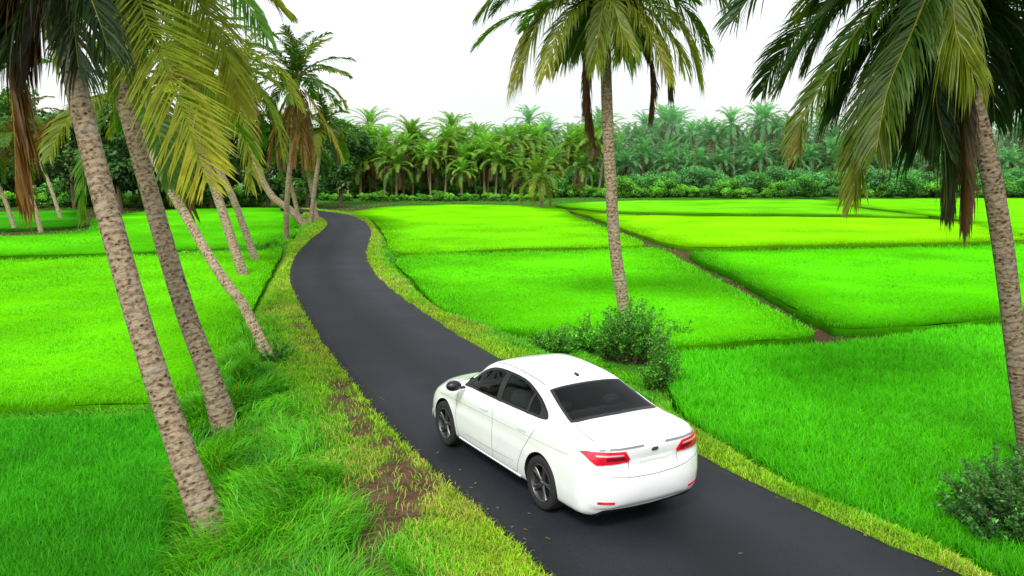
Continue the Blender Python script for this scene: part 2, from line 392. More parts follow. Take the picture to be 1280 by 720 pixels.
def road():
    n = 260; k = 11; TS = np.array([0, .012, .06, .2, .35, .5, .65, .8, .94, .988, 1.0])
    a = Acc(); V = []
    jl = (vnoise(np.arange(n) * 1.0, np.zeros(n), 0.9, 5) - 0.5) * 0.10; jr = (vnoise(np.arange(n) * 1.0, np.zeros(n), 0.8, 6) - 0.5) * 0.10
    for i in range(n):
        p, q = EL[i], ER[i]; wv = (q - p) / np.linalg.norm(q - p)
        p = p + wv * (jl[i] - 0.02); q = q + wv * (jr[i] + 0.02)
        for j in range(k):
            t = TS[j]; xy = p * (1 - t) + q * t
            z = 0.012 + 0.045 * (1 - (2 * t - 1) ** 2)
            if j in (0, k - 1): z = -0.06
            V.append((xy[0], xy[1], z))
    ii = np.arange(n * k).reshape(n, k)
    tt = np.tile(TS, n)
    F = np.stack([ii[:-1, :-1], ii[:-1, 1:], ii[1:, 1:], ii[1:, :-1]], -1).reshape(-1, 4)
    a.add(V, F, None, np.stack([tt, tt, tt], 1))
    m, nt, out = newmat('asphalt'); L = nt.links.new
    at_ = N(nt, 'ShaderNodeAttribute', attribute_name='tint'); ge = N(nt, 'ShaderNodeNewGeometry')
    sx = N(nt, 'ShaderNodeSeparateXYZ'); L(at_.outputs['Vector'], sx.inputs[0])
    base = ramp(nt, sx.outputs[0], [(0.0, (0.018, 0.019, 0.022)), (0.22, (0.021, 0.024, 0.030)), (0.42, (0.012, 0.014, 0.017)), (0.5, (0.014, 0.016, 0.019)), (0.75, (0.023, 0.026, 0.033)), (1.0, (0.018, 0.019, 0.022))])
    n1 = N(nt, 'ShaderNodeTexNoise'); n1.inputs['Scale'].default_value = 0.7; n1.inputs['Detail'].default_value = 5; L(ge.outputs['Position'], n1.inputs['Vector'])
    n2 = N(nt, 'ShaderNodeTexNoise'); n2.inputs['Scale'].default_value = 90; n2.inputs['Detail'].default_value = 3; L(ge.outputs['Position'], n2.inputs['Vector'])
    r1 = N(nt, 'ShaderNodeMapRange'); L(n1.outputs[0], r1.inputs[0]); r1.inputs[1].default_value = 0.3; r1.inputs[2].default_value = 0.7; r1.inputs[3].default_value = 0.78; r1.inputs[4].default_value = 1.22
    r2 = N(nt, 'ShaderNodeMapRange'); L(n2.outputs[0], r2.inputs[0]); r2.inputs[1].default_value = 0.3; r2.inputs[2].default_value = 0.7; r2.inputs[3].default_value = 0.6; r2.inputs[4].default_value = 1.4
    mm = N(nt, 'ShaderNodeMath', operation='MULTIPLY'); L(r1.outputs[0], mm.inputs[0]); L(r2.outputs[0], mm.inputs[1])
    s = N(nt, 'ShaderNodeVectorMath', operation='SCALE'); L(base, s.inputs[0]); L(mm.outputs[0], s.inputs['Scale'])
    b = N(nt, 'ShaderNodeBsdfPrincipled'); b.inputs['Roughness'].default_value = 0.6; b.inputs['Specular IOR Level'].default_value = 0.14
    L(s.outputs[0], b.inputs['Base Color'])
    bp = N(nt, 'ShaderNodeBump'); bp.inputs['Distance'].default_value = 0.004; bp.inputs['Strength'].default_value = 0.5
    L(n2.outputs[0], bp.inputs['Height']); L(bp.outputs[0], b.inputs['Normal']); L(b.outputs[0], out.inputs[0])
    o = a.build('road', m)
    tag(o, 'narrow dark asphalt lane curving between the rice paddies', 'road', kind='structure')
road()
def litter():
    x, y = fan(60000, 4.6, 40, 1.5); d, side, ins = road_dist(x, y)
    dl = np.minimum(dist_poly(x, y, EL5), dist_poly(x, y, ER5)); m = ins & (rng.random(len(x)) < 0.25 * np.exp(-dl / 0.10) + 0.0015)
    x, y = x[m], y[m]; n = len(x); a = Acc(); an = rng.uniform(0, 6.28, n); l = rng.uniform(.01, .035, n); w_ = rng.uniform(.004, .012, n)
    c, s_ = np.cos(an), np.sin(an); z = np.full(n, .062); V = []
    # follow the camber of the asphalt
    for (u, v, h) in ((-1, -1, 0), (1, -1, .004), (1, 1, 0), (-1, 1, .003)):
        V.append(np.stack([x + c * l * u - s_ * w_ * v, y + s_ * l * u + c * w_ * v, np.zeros(n) + h], 1))
    V = np.stack(V, 1); t = np.clip(dl[m] / 1.6, 0, 1); V[:, :, 2] += (0.016 + 0.045 * (1 - (2 * np.clip(t * .5, 0, .5) - 1) ** 2))[:, None] + .003
    col = np.where(rng.random((n, 1)) < .6, np.array([[.34, .26, .10]]), np.array([[.16, .22, .04]])) * rng.uniform(.6, 1.2, (n, 1))
    a.add(V.reshape(-1, 3), np.arange(n * 4).reshape(-1, 4), None, np.repeat(col, 4, 0))
    tag(a.build('leaf_litter', M_GRASS), 'straw bits and fallen leaf scraps scattered on the asphalt edges', 'litter', kind='stuff')

# ------------------------------------------------------------------ rice paddies
PLOT_LABEL = {
 'A': 'deep green rice plot beside the car, with tall blades, reaching to the right edge',
 'B': 'bright green rice plot behind the roadside palm in the middle of the view',
 'C': 'rice plot farther back, bordered by the road bend and the small leaning palm',
 'D': 'smooth green rice plot on the right, beyond the curved brown ditch path',
 'E': 'long yellow-green rice strip beyond the straight bund on the right',
 'F': 'narrow farthest rice strip in front of the middle of the treeline',
 'G': 'farthest rice plot at the right below the hanging palm fronds',
 'H': 'large luminous yellow-green rice plot left of the road behind the near palm trunks',
 'I': 'dark green nearest rice plot at the bottom left with long blades',
 'J': 'far left rice plot running up to the leaning palms by the road bend',
 'K': 'small shaded rice strip at the far left under the trees',
}
TOPC = {'A': (0.05, 0.36, 0.003), 'B': (0.11, 0.60, 0.003), 'C': (0.17, 0.66, 0.003), 'D': (0.095, 0.62, 0.003), 'E': (0.22, 0.70, 0.003),
        'F': (0.14, 0.58, 0.008), 'G': (0.15, 0.62, 0.005), 'H': (0.14, 0.62, 0.003), 'I': (0.036, 0.30, 0.005), 'J': (0.09, 0.52, 0.005), 'K': (0.05, 0.34, 0.01)}

def rice_mat():
    m, nt, out = newmat('rice_canopy'); L = nt.links.new
    at_ = N(nt, 'ShaderNodeAttribute', attribute_name='tint'); ge = N(nt, 'ShaderNodeNewGeometry')
    n1 = N(nt, 'ShaderNodeTexNoise'); n1.inputs['Scale'].default_value = 0.22; n1.inputs['Detail'].default_value = 4; L(ge.outputs['Position'], n1.inputs['Vector'])
    mp = N(nt, 'ShaderNodeMapping'); mp.inputs['Scale'].default_value = (1, 1, 0.2); L(ge.outputs['Position'], mp.inputs[0])
    n2 = N(nt, 'ShaderNodeTexNoise'); n2.inputs['Scale'].default_value = 9; n2.inputs['Detail'].default_value = 6; n2.inputs['Roughness'].default_value = 0.75; L(mp.outputs[0], n2.inputs['Vector'])
    r1 = N(nt, 'ShaderNodeMapRange'); L(n1.outputs[0], r1.inputs[0]); r1.inputs[1].default_value = 0.3; r1.inputs[2].default_value = 0.7; r1.inputs[3].default_value = 0.74; r1.inputs[4].default_value = 1.2
    r2 = N(nt, 'ShaderNodeMapRange'); L(n2.outputs[0], r2.inputs[0]); r2.inputs[1].default_value = 0.32; r2.inputs[2].default_value = 0.68; r2.inputs[3].default_value = 0.75; r2.inputs[4].default_value = 1.15
    mm = N(nt, 'ShaderNodeMath', operation='MULTIPLY'); L(r1.outputs[0], mm.inputs[0]); L(r2.outputs[0], mm.inputs[1])
    s = N(nt, 'ShaderNodeVectorMath', operation='SCALE'); L(at_.outputs['Color'], s.inputs[0]); L(mm.outputs[0], s.inputs['Scale'])
    d = N(nt, 'ShaderNodeBsdfDiffuse'); L(s.outputs[0], d.inputs[0])
    bp = N(nt, 'ShaderNodeBump'); bp.inputs['Distance'].default_value = 0.08; bp.inputs['Strength'].default_value = 0.6
    L(n2.outputs[0], bp.inputs['Height']); L(bp.outputs[0], d.inputs['Normal'])
    L(d.outputs[0], out.inputs[0])
    return m
M_CAN = rice_mat()

def blades(n_pos, H, W, lean, col, colvar, tipcol=None, rs=rng, az=None):
    """n arched blades of two faces each"""
    n = len(n_pos)
    if az is None: az = rs.uniform(0, 2 * PI, n)
    ld = np.stack([np.cos(az), np.sin(az), np.zeros(n)], 1)
    fa = rs.uniform(0, 2 * PI, n); wd = np.stack([np.cos(fa), np.sin(fa), np.zeros(n)], 1)
    H = np.broadcast_to(H, n)[:, None]; W = np.broadcast_to(W, n)[:, None]; lean = np.broadcast_to(lean, n)[:, None]
    up = np.array([0, 0, 1.0])
    p0 = n_pos; p1 = n_pos + up * H * 0.6 + ld * H * lean * 0.35; p2 = n_pos + up * H * (1 - 0.35 * lean) + ld * H * lean
    V = np.stack([p0 - wd * W / 2, p0 + wd * W / 2, p1 + wd * W * 0.42, p1 - wd * W * 0.42, p2], 1).reshape(-1, 3)
    b = np.arange(n)[:, None] * 5
    F4 = b + np.array([[0, 1, 2, 3]]); F3 = b + np.array([[3, 2, 4]])
    c = np.asarray(col, float); c = np.tile(c, (n, 1)) if c.ndim == 1 else c
    c = c * (1 + colvar * rs.standard_normal((n, 1))); c = np.clip(c, 0.002, 1)
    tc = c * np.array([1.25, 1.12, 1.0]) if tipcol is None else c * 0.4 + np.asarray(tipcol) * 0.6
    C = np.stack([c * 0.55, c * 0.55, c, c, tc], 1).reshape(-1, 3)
    return V, F4, F3, C

def fan(n, dmin, dmax, p, margin=0.12, rs=rng):
    """points spread over the visible fan in front of the camera, density ~ d^-p"""
    u = rs.random(n); e = 2 - p
    d = (dmin ** e + u * (dmax ** e - dmin ** e)) ** (1 / e)
    lim = 640 / CF * 1.0 + margin
    t = rs.uniform(-lim, lim, n)
    return t * d, d

def plot(k):
    P = PW[k]
    B = spline(P, 6, True)
    # natural edge, spacing grows with distance
    pts = [B[0]]
    for i in range(len(B)):
        a_, b_ = B[i], B[(i + 1) % len(B)]
        step = 0.02 * max(8, np.linalg.norm(a_)); m = max(1, int(np.linalg.norm(b_ - a_) / step))
        for j in range(1, m + 1): pts.append(a_ + (b_ - a_) * j / m)
    B = np.array(pts[:-1])
    amp = 0.04 + 0.0012 * B[:, 1]
    B = B + (np.stack([vnoise(B[:, 0], B[:, 1], 2.3, 8), vnoise(B[:, 0], B[:, 1], 2.3, 9)], 1) - 0.5) * 2 * amp[:, None]
    nb = len(B)
    # interior points
    dist = B[:, 1]; lo, hi = max(3.0, B[:, 1].min()), B[:, 1].max()
    I = []
    y = lo
    while y < hi:
        st = 0.035 * max(y, 8)
        xs = np.arange(B[:, 0].min(), B[:, 0].max(), st)
        xs = xs[np.abs(xs) < y * 0.95 + 12]
        I.append(np.stack([xs + rng.uniform(-.3, .3, len(xs)) * st, np.full(len(xs), y) + rng.uniform(-.3, .3, len(xs)) * st], 1))
        y += st
    I = np.concatenate(I) if I else np.zeros((0, 2))
    if len(I):
        m = in_poly(I[:, 0], I[:, 1], B); I = I[m]
        I = I[dist_poly(I[:, 0], I[:, 1], np.vstack([B, B[:1]])) > 0.012 * np.maximum(I[:, 1], 8)]
    allp = [Vector((float(x), float(y))) for x, y in np.vstack([B, I])]
    vs, es, fs, ov, oe, of = delaunay_2d_cdt(allp, [(i, (i + 1) % nb) for i in range(nb)], [list(range(nb))], 1, 1e-5)
    V = np.array([(v[0], v[1]) for v in vs]); F = np.array([f for f in fs if len(f) == 3])
    db = dist_poly(V[:, 0], V[:, 1], np.vstack([B, B[:1]]))
    z = CAN_Z + (vnoise(V[:, 0], V[:, 1], 0.5, 2) - .5) * 0.05 + (vnoise(V[:, 0], V[:, 1], 3, 2) - .5) * 0.05 - 0.05 * np.exp(-db / 0.12)
    c0 = np.array(TOPC[k])
    if k in 'AI': z -= 0.06
    C = c0 * (0.85 + 0.3 * vnoise(V[:, 0], V[:, 1], 0.35, 4))[:, None]
    # colour is brighter in the middle of a plot and darker at its rim
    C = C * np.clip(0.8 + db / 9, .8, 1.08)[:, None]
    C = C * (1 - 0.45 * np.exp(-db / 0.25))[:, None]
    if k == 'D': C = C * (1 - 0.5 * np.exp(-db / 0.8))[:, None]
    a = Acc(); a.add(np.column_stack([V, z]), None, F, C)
    # sides of the crop
    bz = CAN_Z - 0.05
    top = np.column_stack([B, np.full(nb, bz)]); bot = np.column_stack([B + rng.uniform(-.02, .02, B.shape), np.full(nb, FIELD_Z - 0.12)])
    ii = np.arange(nb); jj = (ii + 1) % nb
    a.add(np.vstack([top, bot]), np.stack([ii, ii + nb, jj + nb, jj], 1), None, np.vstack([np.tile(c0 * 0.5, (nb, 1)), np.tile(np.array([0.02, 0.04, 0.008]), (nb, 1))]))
    # blades
    near = {'A': 95000, 'I': 85000, 'H': 52000, 'B': 45000, 'D': 26000, 'C': 12000, 'J': 9000, 'E': 6000}.get(k, 0)
    if near:
        x, y = [], []
        got = 0
        Bs = B[::2]
        lo = max(4.2, B[:, 1].min() - 0.1); hi = min(B[:, 1].max(), 60)
        while got < near:
            fx, fy = fan(near * 2, lo, hi, 1.5)
            m = in_poly(fx, fy, Bs); x.append(fx[m]); y.append(fy[m]); got += m.sum()
            if m.sum() < 200: break
        x = np.concatenate(x)[:near]; y = np.concatenate(y)[:near]
        d = np.hypot(x, y)
        sc = np.clip(d / 11, 0.8, 4) ** 0.75
        hh = (0.20 if k in 'AI' else 0.10) * (0.7 + 0.6 * rng.random(len(x)))
        base = CAN_Z - 0.10 - (0.06 if k in 'AI' else 0)
        tone = (0.86 + 0.28 * vnoise(x, y, 0.35, 4)) * ((0.85 + 0.3 * vnoise(x, y, 4, 6)) if k in 'AI' else 1.0)
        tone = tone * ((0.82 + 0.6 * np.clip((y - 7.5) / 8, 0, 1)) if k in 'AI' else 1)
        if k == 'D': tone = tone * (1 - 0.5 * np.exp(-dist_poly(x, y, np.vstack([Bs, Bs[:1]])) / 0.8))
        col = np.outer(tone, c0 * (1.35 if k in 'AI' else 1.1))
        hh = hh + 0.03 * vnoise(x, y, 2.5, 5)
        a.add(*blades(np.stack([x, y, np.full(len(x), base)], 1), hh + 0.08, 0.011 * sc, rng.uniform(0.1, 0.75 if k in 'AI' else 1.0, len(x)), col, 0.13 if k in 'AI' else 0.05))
    o = a.build('rice_plot', M_CAN, smooth=True)
    o.data.materials.clear(); o.data.materials.append(M_CAN); o.data.materials.append(M_RICE)
    if near:
        nblade = len(x); nq = len(a.f4[0]); tot = len(o.data.polygons)
        mi = np.zeros(tot, np.int32)
        # order: quads (sides, blade quads) then tris (canopy, blade tris)
        mi[nq:nq + nblade] = 1
        mi[tot - nblade:] = 1
        o.data.polygons.foreach_set('material_index', mi)
    tag(o, PLOT_LABEL[k], 'rice plot', kind='stuff', group='rice paddies')
for k in PLOTS: plot(k)

# ------------------------------------------------------------------ grass of the banks
def not_field(x, y, grow=0.0):
    m = np.ones(len(x), bool)
    for k in PLOTS: m &= ~in_poly(x, y, ALLP[k])
    return m

def verge():
    Vl, Vr, Bk = Acc(), Acc(), Acc()
    x, y = fan(1300000, 4.3, 75, 1.5)
    x = x.astype(float)
    lim = (np.abs(x) < 30)
    x, y = x[lim], y[lim]
    d, side, ins = road_dist(x, y)
    dl_ = np.minimum(dist_poly(x, y, EL5), dist_poly(x, y, ER5))
    ok = (~ins | (dl_ < 0.07 * vnoise(x, y, 3, 77))) & (d < 6.0) & ((side < 0) | (d < 2.6)) & not_field(x, y)
    x, y, d, side = x[ok], y[ok], d[ok], side[ok]
    dirt = np.zeros(len(x), bool)
    for q in DIRT:
        near_ = (np.hypot(x - q[:, 0].mean(), y - q[:, 1].mean()) < 6); dd = np.full(len(x), 9.0)
        e_ = dist_poly(x[near_], y[near_], np.vstack([q, q[:1]])); dd[near_] = np.where(in_poly(x[near_], y[near_], q), -e_, e_)
        dd = dd + (vnoise(x, y, 4, 71) - .5) * .5
        dirt |= rng.random(len(x)) < np.clip(0.5 - dd / 0.3, 0, 1)
    cl = vnoise(x, y, 1.6, 21); fine = vnoise(x, y, 5, 22)
    keep = (~dirt | (rng.random(len(x)) < 0.08)) & ((cl * 0.6 + fine * 0.5) > rng.uniform(0.12, 0.42, len(x)))
    x, y, d, side, cl = x[keep], y[keep], d[keep], side[keep], cl[keep]
    z = height(x, y) - 0.01
    dist = np.hypot(x, y); sc = np.clip(dist / 9, 0.8, 6) ** 0.7
    r = rng.random(len(x))
    yel = np.array([0.31, 0.60, 0.015]); grn = np.array([0.12, 0.54, 0.010]); deep = np.array([0.035, 0.27, 0.008]); straw = np.array([0.55, 0.47, 0.12])
    for sgn, A, lo_w in ((-1, Vl, 1.45), (1, Vr, 0.95)):
        # short verge turf next to the asphalt
        s = (side == sgn) & (d < lo_w + 0.5 * (cl - .5))
        n = s.sum(); t = np.clip(d[s] / lo_w + 0.7 * (vnoise(x[s], y[s], 0.9, 31) - .5), 0, 1)[:, None]
        col = yel * (1 - t) + grn * t
        stw = (rng.random(n) < 0.08 + 0.22 * (vnoise(x[s], y[s], 0.7, 35) > 0.62) + (0.12 * np.clip(vnoise(x[s], y[s], 1.1, 37) * 2.2 - .5, 0, 1) * (y[s] < 19) if sgn < 0 else 0))
        col[stw] = straw
        h = 0.05 + 0.07 * r[s] + 0.05 * t[:, 0]
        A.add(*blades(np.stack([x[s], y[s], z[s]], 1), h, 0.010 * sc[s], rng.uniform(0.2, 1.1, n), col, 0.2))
    s = ((side < 0) & (d >= 1.45 + 0.5 * (cl - .5))) | ((side > 0) & (d >= 0.95 + 0.5 * (cl - .5)))
    n = s.sum()
    tuft = vnoise(x[s], y[s], 1.5, 41) * .7 + vnoise(x[s], y[s], 3.7, 42) * .3
    rightb = side[s] > 0
    h = np.where(rightb, 0.18, 0.20 + 0.38 * tuft ** 1.3 * np.clip(1.6 - np.abs(d[s] - 2.3) / 1.3, 0.3, 1)) * (0.6 + 0.7 * rng.random(n))
    mixv = np.clip(tuft * 1.3 - 0.1, 0, 1)[:, None]
    col = deep * (1 - mixv) + np.array([0.15, 0.62, 0.012]) * mixv
    col[rng.random(n) < 0.05] = np.array([0.3, 0.35, 0.05])
    # neighbouring blades fall the same way so that tufts form
    az = 2 * PI * vnoise(x[s], y[s], 0.8, 43) * 1.5 + rng.normal(0, 0.7, n)
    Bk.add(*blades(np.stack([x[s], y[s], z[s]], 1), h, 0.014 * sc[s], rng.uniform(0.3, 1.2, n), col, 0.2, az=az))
    tag(Vl.build('verge_grass', M_GRASS), 'short yellow-green grass along the left edge of the asphalt', 'grass', kind='stuff')
    tag(Vr.build('verge_grass', M_GRASS), 'short yellow-green grass along the right edge of the asphalt', 'grass', kind='stuff')
    tag(Bk.build('bank_grass', M_GRASS), 'lush long green grass on the banks between the road and the paddies', 'grass', kind='stuff')
    print('grass', len(x))
verge()

def bund_grass():
    x, y = fan(260000, 8, 110, 1.2)
    m = not_field(x, y); x, y = x[m], y[m]
    d, side, ins = road_dist(x, y)
    m = ~ins & ~((d < 2.6) | ((side < 0) & (d < 6.0))) & (rng.random(len(x)) < 0.5 * (vnoise(x, y, 0.8, 51) > 0.45))
    x, y = x[m], y[m]
    z = height(x, y)
    sc = np.clip(np.hypot(x, y) / 9, 1, 12) ** 0.85
    a = Acc()
    c = np.array([[0.05, 0.26, 0.01]]) * np.ones((len(x), 1)); br = rng.random(len(x)) < 0.22; c[br] = (0.22, 0.20, 0.05)
    a.add(*blades(np.stack([x, y, z], 1), rng.uniform(0.05, 0.16, len(x)) , 0.012 * sc, rng.uniform(0.2, 0.9, len(x)), c, 0.25))
    tag(a.build('bund_grass', M_GRASS), 'thin scruffy grass on the low bunds between the rice plots', 'grass', kind='stuff')
bund_grass()
litter()

# ------------------------------------------------------------------ palms
def tube(path, rad, segs=14, col=None, acc=None, cap=True):
    path = np.asarray(path, float); n = len(path); rad = np.broadcast_to(rad, n)
    T = np.gradient(path, axis=0); T /= np.linalg.norm(T, axis=1)[:, None]
    ref = np.array([0.0, 1, 0.001]); 
    V = []
    for i in range(n):
        s = np.cross(T[i], ref); ln = np.linalg.norm(s)
        s = s / ln if ln > 0.1 else np.array([1.0, 0, 0]); u = np.cross(s, T[i])
        a_ = np.linspace(0, 2 * PI, segs + 1)
        V.append(path[i] + rad[i] * (np.outer(np.cos(a_), s) + np.outer(np.sin(a_), u)))
    V = np.concatenate(V)
    ii = np.arange(n * (segs + 1)).reshape(n, segs + 1)
    F = np.stack([ii[:-1, :-1], ii[:-1, 1:], ii[1:, 1:], ii[1:, :-1]], -1).reshape(-1, 4)
    L_ = np.concatenate([[0], np.cumsum(np.linalg.norm(np.diff(path, axis=0), axis=1))])
    return V, F, L_

def trunk_geo(path, r0, r1, shade=1.0, segs=16, flare=1.5, off=0.0, flare_h=0.7, step=0.035, rings=0.03):
    P = spline(path, 10); Ln = np.linalg.norm(np.diff(P, axis=0), axis=1).sum()
    P = resample(P, max(8, int(Ln / step)))
    L_ = np.linspace(0, Ln, len(P)); t = L_ / Ln
    r = r0 + (r1 - r0) * t ** 0.8
    r = r * (1 + (flare - 1) * np.exp(-L_ / flare_h * 1.7))
    ph = (L_ / 0.115) % 1.0
    r = r * (1 + rings * (1 - ph) ** 2 - rings * 0.4) * (1 + 0.03 * (vnoise(L_, L_ * 0, 2.0, int(off * 10) + 3) - .5))
    V, F, _ = tube(P, r, segs)
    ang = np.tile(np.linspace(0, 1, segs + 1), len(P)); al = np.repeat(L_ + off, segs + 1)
    ring = np.repeat(1 - 0.5 * np.clip((t - 0.72) / 0.28, 0, 1) - 0.45 * np.exp(-L_ / 0.12), segs + 1)  # shade painted in: darker under the crown and at the foot
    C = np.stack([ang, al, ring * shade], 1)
    a = Acc(); a.add(V, F, None, C)
    return a, P

GREEN = np.array([0.062, 0.16, 0.008]); YEL = np.array([0.42, 0.38, 0.015]); BROWN = np.array([0.17, 0.09, 0.03]); DARK = np.array([0.022, 0.05, 0.012])

def frond_geo(acc, path, nleaf=70, leaf=0.75, width=0.04, droop=0.35, col=GREEN, tip=None, var=0.15, vee=0.25, twist=0.0, rr=0.022, t0=0.14, levels=3, rcol=None, rs=rng, sidev=None, spread=1.0, tpow=1.3):
    path = resample(path, 16)
    if tip is None: tip = col * np.array([1.5, 1.3, 1])
    hd = path[-1] - path[0]; hd[2] = 0
    if sidev is None:
        hn = np.linalg.norm(hd)
        sidev = np.cross(hd / hn, (0, 0, 1)) if hn > 0.15 else np.array([1.0, 0, 0])
    T = np.gradient(path, axis=0); T /= np.linalg.norm(T, axis=1)[:, None]
    # rachis
    V, F, _ = tube(path, np.linspace(rr, rr * 0.25, len(path)), 5)
    acc.add(V, F, None, (col * 0.5 + YEL * 0.6) if rcol is None else rcol)
    t = np.repeat(np.linspace(t0, 0.995, nleaf), 2); sd = np.tile([1.0, -1.0], nleaf); n = len(t)
    t = np.clip(t + rs.normal(0, 0.003, n), 0, 1)
    fi = t * (len(path) - 1)
    b = np.stack([np.interp(fi, np.arange(len(path)), path[:, k]) for k in range(3)], 1)
    Tt = np.stack([np.interp(fi, np.arange(len(path)), T[:, k]) for k in range(3)], 1)
    Tt /= np.linalg.norm(Tt, axis=1)[:, None]
    S = np.tile(sidev, (n, 1)); S = S - Tt * (S * Tt).sum(1)[:, None]; S /= np.linalg.norm(S, axis=1)[:, None] + 1e-9
    Nn = np.cross(S, Tt)
    c_, s_ = math.cos(twist), math.sin(twist)
    S, Nn = S * c_ + Nn * s_, Nn * c_ - S * s_
    ang = np.radians(28 + 34 * t + rs.normal(0, 5, n))
    d = S * (sd * np.cos(ang) * spread)[:, None] + Tt * np.sin(ang)[:, None] + Nn * (vee + rs.normal(0, 0.10, n))[:, None]
    d /= np.linalg.norm(d, axis=1)[:, None]
    Lf = leaf * (0.42 + 0.58 * np.sin(PI * np.clip(t * 0.92 + 0.03, 0, 1)) ** 0.7) * np.where(t > 0.9, 1 - (t - 0.9) * 4.5, 1) * rs.uniform(0.85, 1.1, n)
    g = np.array([0, 0, -1.0]); dr = (droop * rs.uniform(0.6, 1.4, n))[:, None]
    wv = Tt - d * (Tt * d).sum(1)[:, None]; wv /= np.linalg.norm(wv, axis=1)[:, None] + 1e-9
    wv = wv + Nn * rs.normal(0, 0.35, n)[:, None]
    ss = [0, 0.4, 0.75, 1.0] if levels == 3 else [0, 0.55, 1.0]
    ww = [0.6, 1.0, 0.7] if levels == 3 else [0.8, 1.0]
    rows = []
    for s_i, w_i in zip(ss[:-1], ww):
        p = b + d * (Lf * s_i)[:, None] + g * dr * (Lf * s_i ** 2)[:, None]
        rows += [p - wv * width * w_i / 2, p + wv * width * w_i / 2]
    rows.append(b + d * Lf[:, None] * (1 - 0.15 * dr) + g * dr * Lf[:, None])
    k = len(rows)
    V = np.stack(rows, 1).reshape(-1, 3); bi = np.arange(n)[:, None] * k
    F4 = [bi + np.array([[2 * q, 2 * q + 1, 2 * q + 3, 2 * q + 2]]) for q in range((k - 1) // 2 - 1)]
    F3 = bi + np.array([[k - 3, k - 2, k - 1]])
    c = col[None] * (1 + var * rs.standard_normal((n, 1)))
    c = c + (tip - c) * (np.clip(t * 1.1 - 0.25, 0, 1) ** tpow)[:, None] * 0.7
    c = np.clip(c, 0.003, 1)
    cs = []
    for s_i in ss[:-1]: cs += [c * (0.9 + 0.2 * s_i)] * 2
    cs.append(c * 0.75 + 0.25 * np.array([0.2, 0.15, 0.03]))
    acc.add(V, np.concatenate(F4) if F4 else None, F3, np.stack(cs, 1).reshape(-1, 3))

def frond_path(c, az, el, length, bend, n=14, power=1.25):
    p = np.array(c, float); out = [p.copy()]
    for i in range(n):
        t = (i + 0.5) / n
        e = el - bend * t ** power
        e = max(e, -math.radians(88))
        p = p + length / n * np.array([math.cos(e) * math.cos(az), math.cos(e) * math.sin(az), math.sin(e)])
        out.append(p.copy())
    return np.array(out)

def far_palm(seed, col, h, n=24, fl=3.3, nleaf=20, yel=0.25, lean=0.5, dead=0.9):
    """a whole palm in its own space: trunk and crown"""
    rs = np.random.default_rng(seed)
    root = empty('coconut_palm', (0, 0, 0))
    a_ = rs.uniform(0, 2 * PI); dx, dy = math.cos(a_) * lean, math.sin(a_) * lean
    ta, P = trunk_geo([(0, 0, -0.3), (dx * .25, dy * .25, h * .3), (dx * .6, dy * .6, h * .65), (dx, dy, h)], 0.17, 0.12, 0.85, 8, 1.4, seed, step=0.35, rings=0)
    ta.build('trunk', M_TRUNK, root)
    cr = Acc(); c = P[-1]
    for i in range(n):
        f = i / (n - 1); el = math.radians(88 - 125 * f ** 1.25 + rs.normal(0, 6)); az = i * 2.39996 + rs.normal(0, .2)
        L_ = fl * rs.uniform(0.85, 1.1) * (0.7 + 0.3 * min(1, 3 * f + .1))
        cc = col * (1.0 + 0.4 * (0.5 - f)) + (YEL - col) * (yel * f * rs.random())
        if f > dead: cc = BROWN * 0.9
        frond_geo(cr, frond_path(c, az, el, L_, math.radians(48 + 40 * f + 15 * rs.random()), power=1.6), nleaf, 0.68, 0.062, 0.4, cc * (1.15 - .45 * f), cc * 1.5, 0.28, levels=2, rr=0.04, rcol=cc * 1.6, rs=rs)  # lower fronds darkened: shade of the crown's underside put into the colour
    cr.build('crown', M_LEAF, root)
    return root

def nuts(c, k, parent, r=0.11, rs=rng):
    for i in range(k):
        az = rs.uniform(0, 2 * PI); p = c + np.array([math.cos(az) * 0.28, math.sin(az) * 0.28, -0.15 - 0.35 * rs.random()])
        u = np.linspace(0, 2 * PI, 13); v = np.linspace(0.02, PI - 0.02, 9)
        U, Vv = np.meshgrid(u, v)
        prof = 1 + 0.12 * np.cos(3 * U) * np.sin(Vv)
        X = r * np.sin(Vv) * np.cos(U) * prof; Y = r * np.sin(Vv) * np.sin(U) * prof; Z = r * 1.25 * np.cos(Vv)
        ii = np.arange(9 * 13).reshape(9, 13)
        F = np.stack([ii[:-1, :-1], ii[:-1, 1:], ii[1:, 1:], ii[1:, :-1]], -1).reshape(-1, 4)
        a = Acc(); a.add(np.stack([X, Y, Z], -1).reshape(-1, 3) + p, F); a.build('coconut', M_NUT, parent)

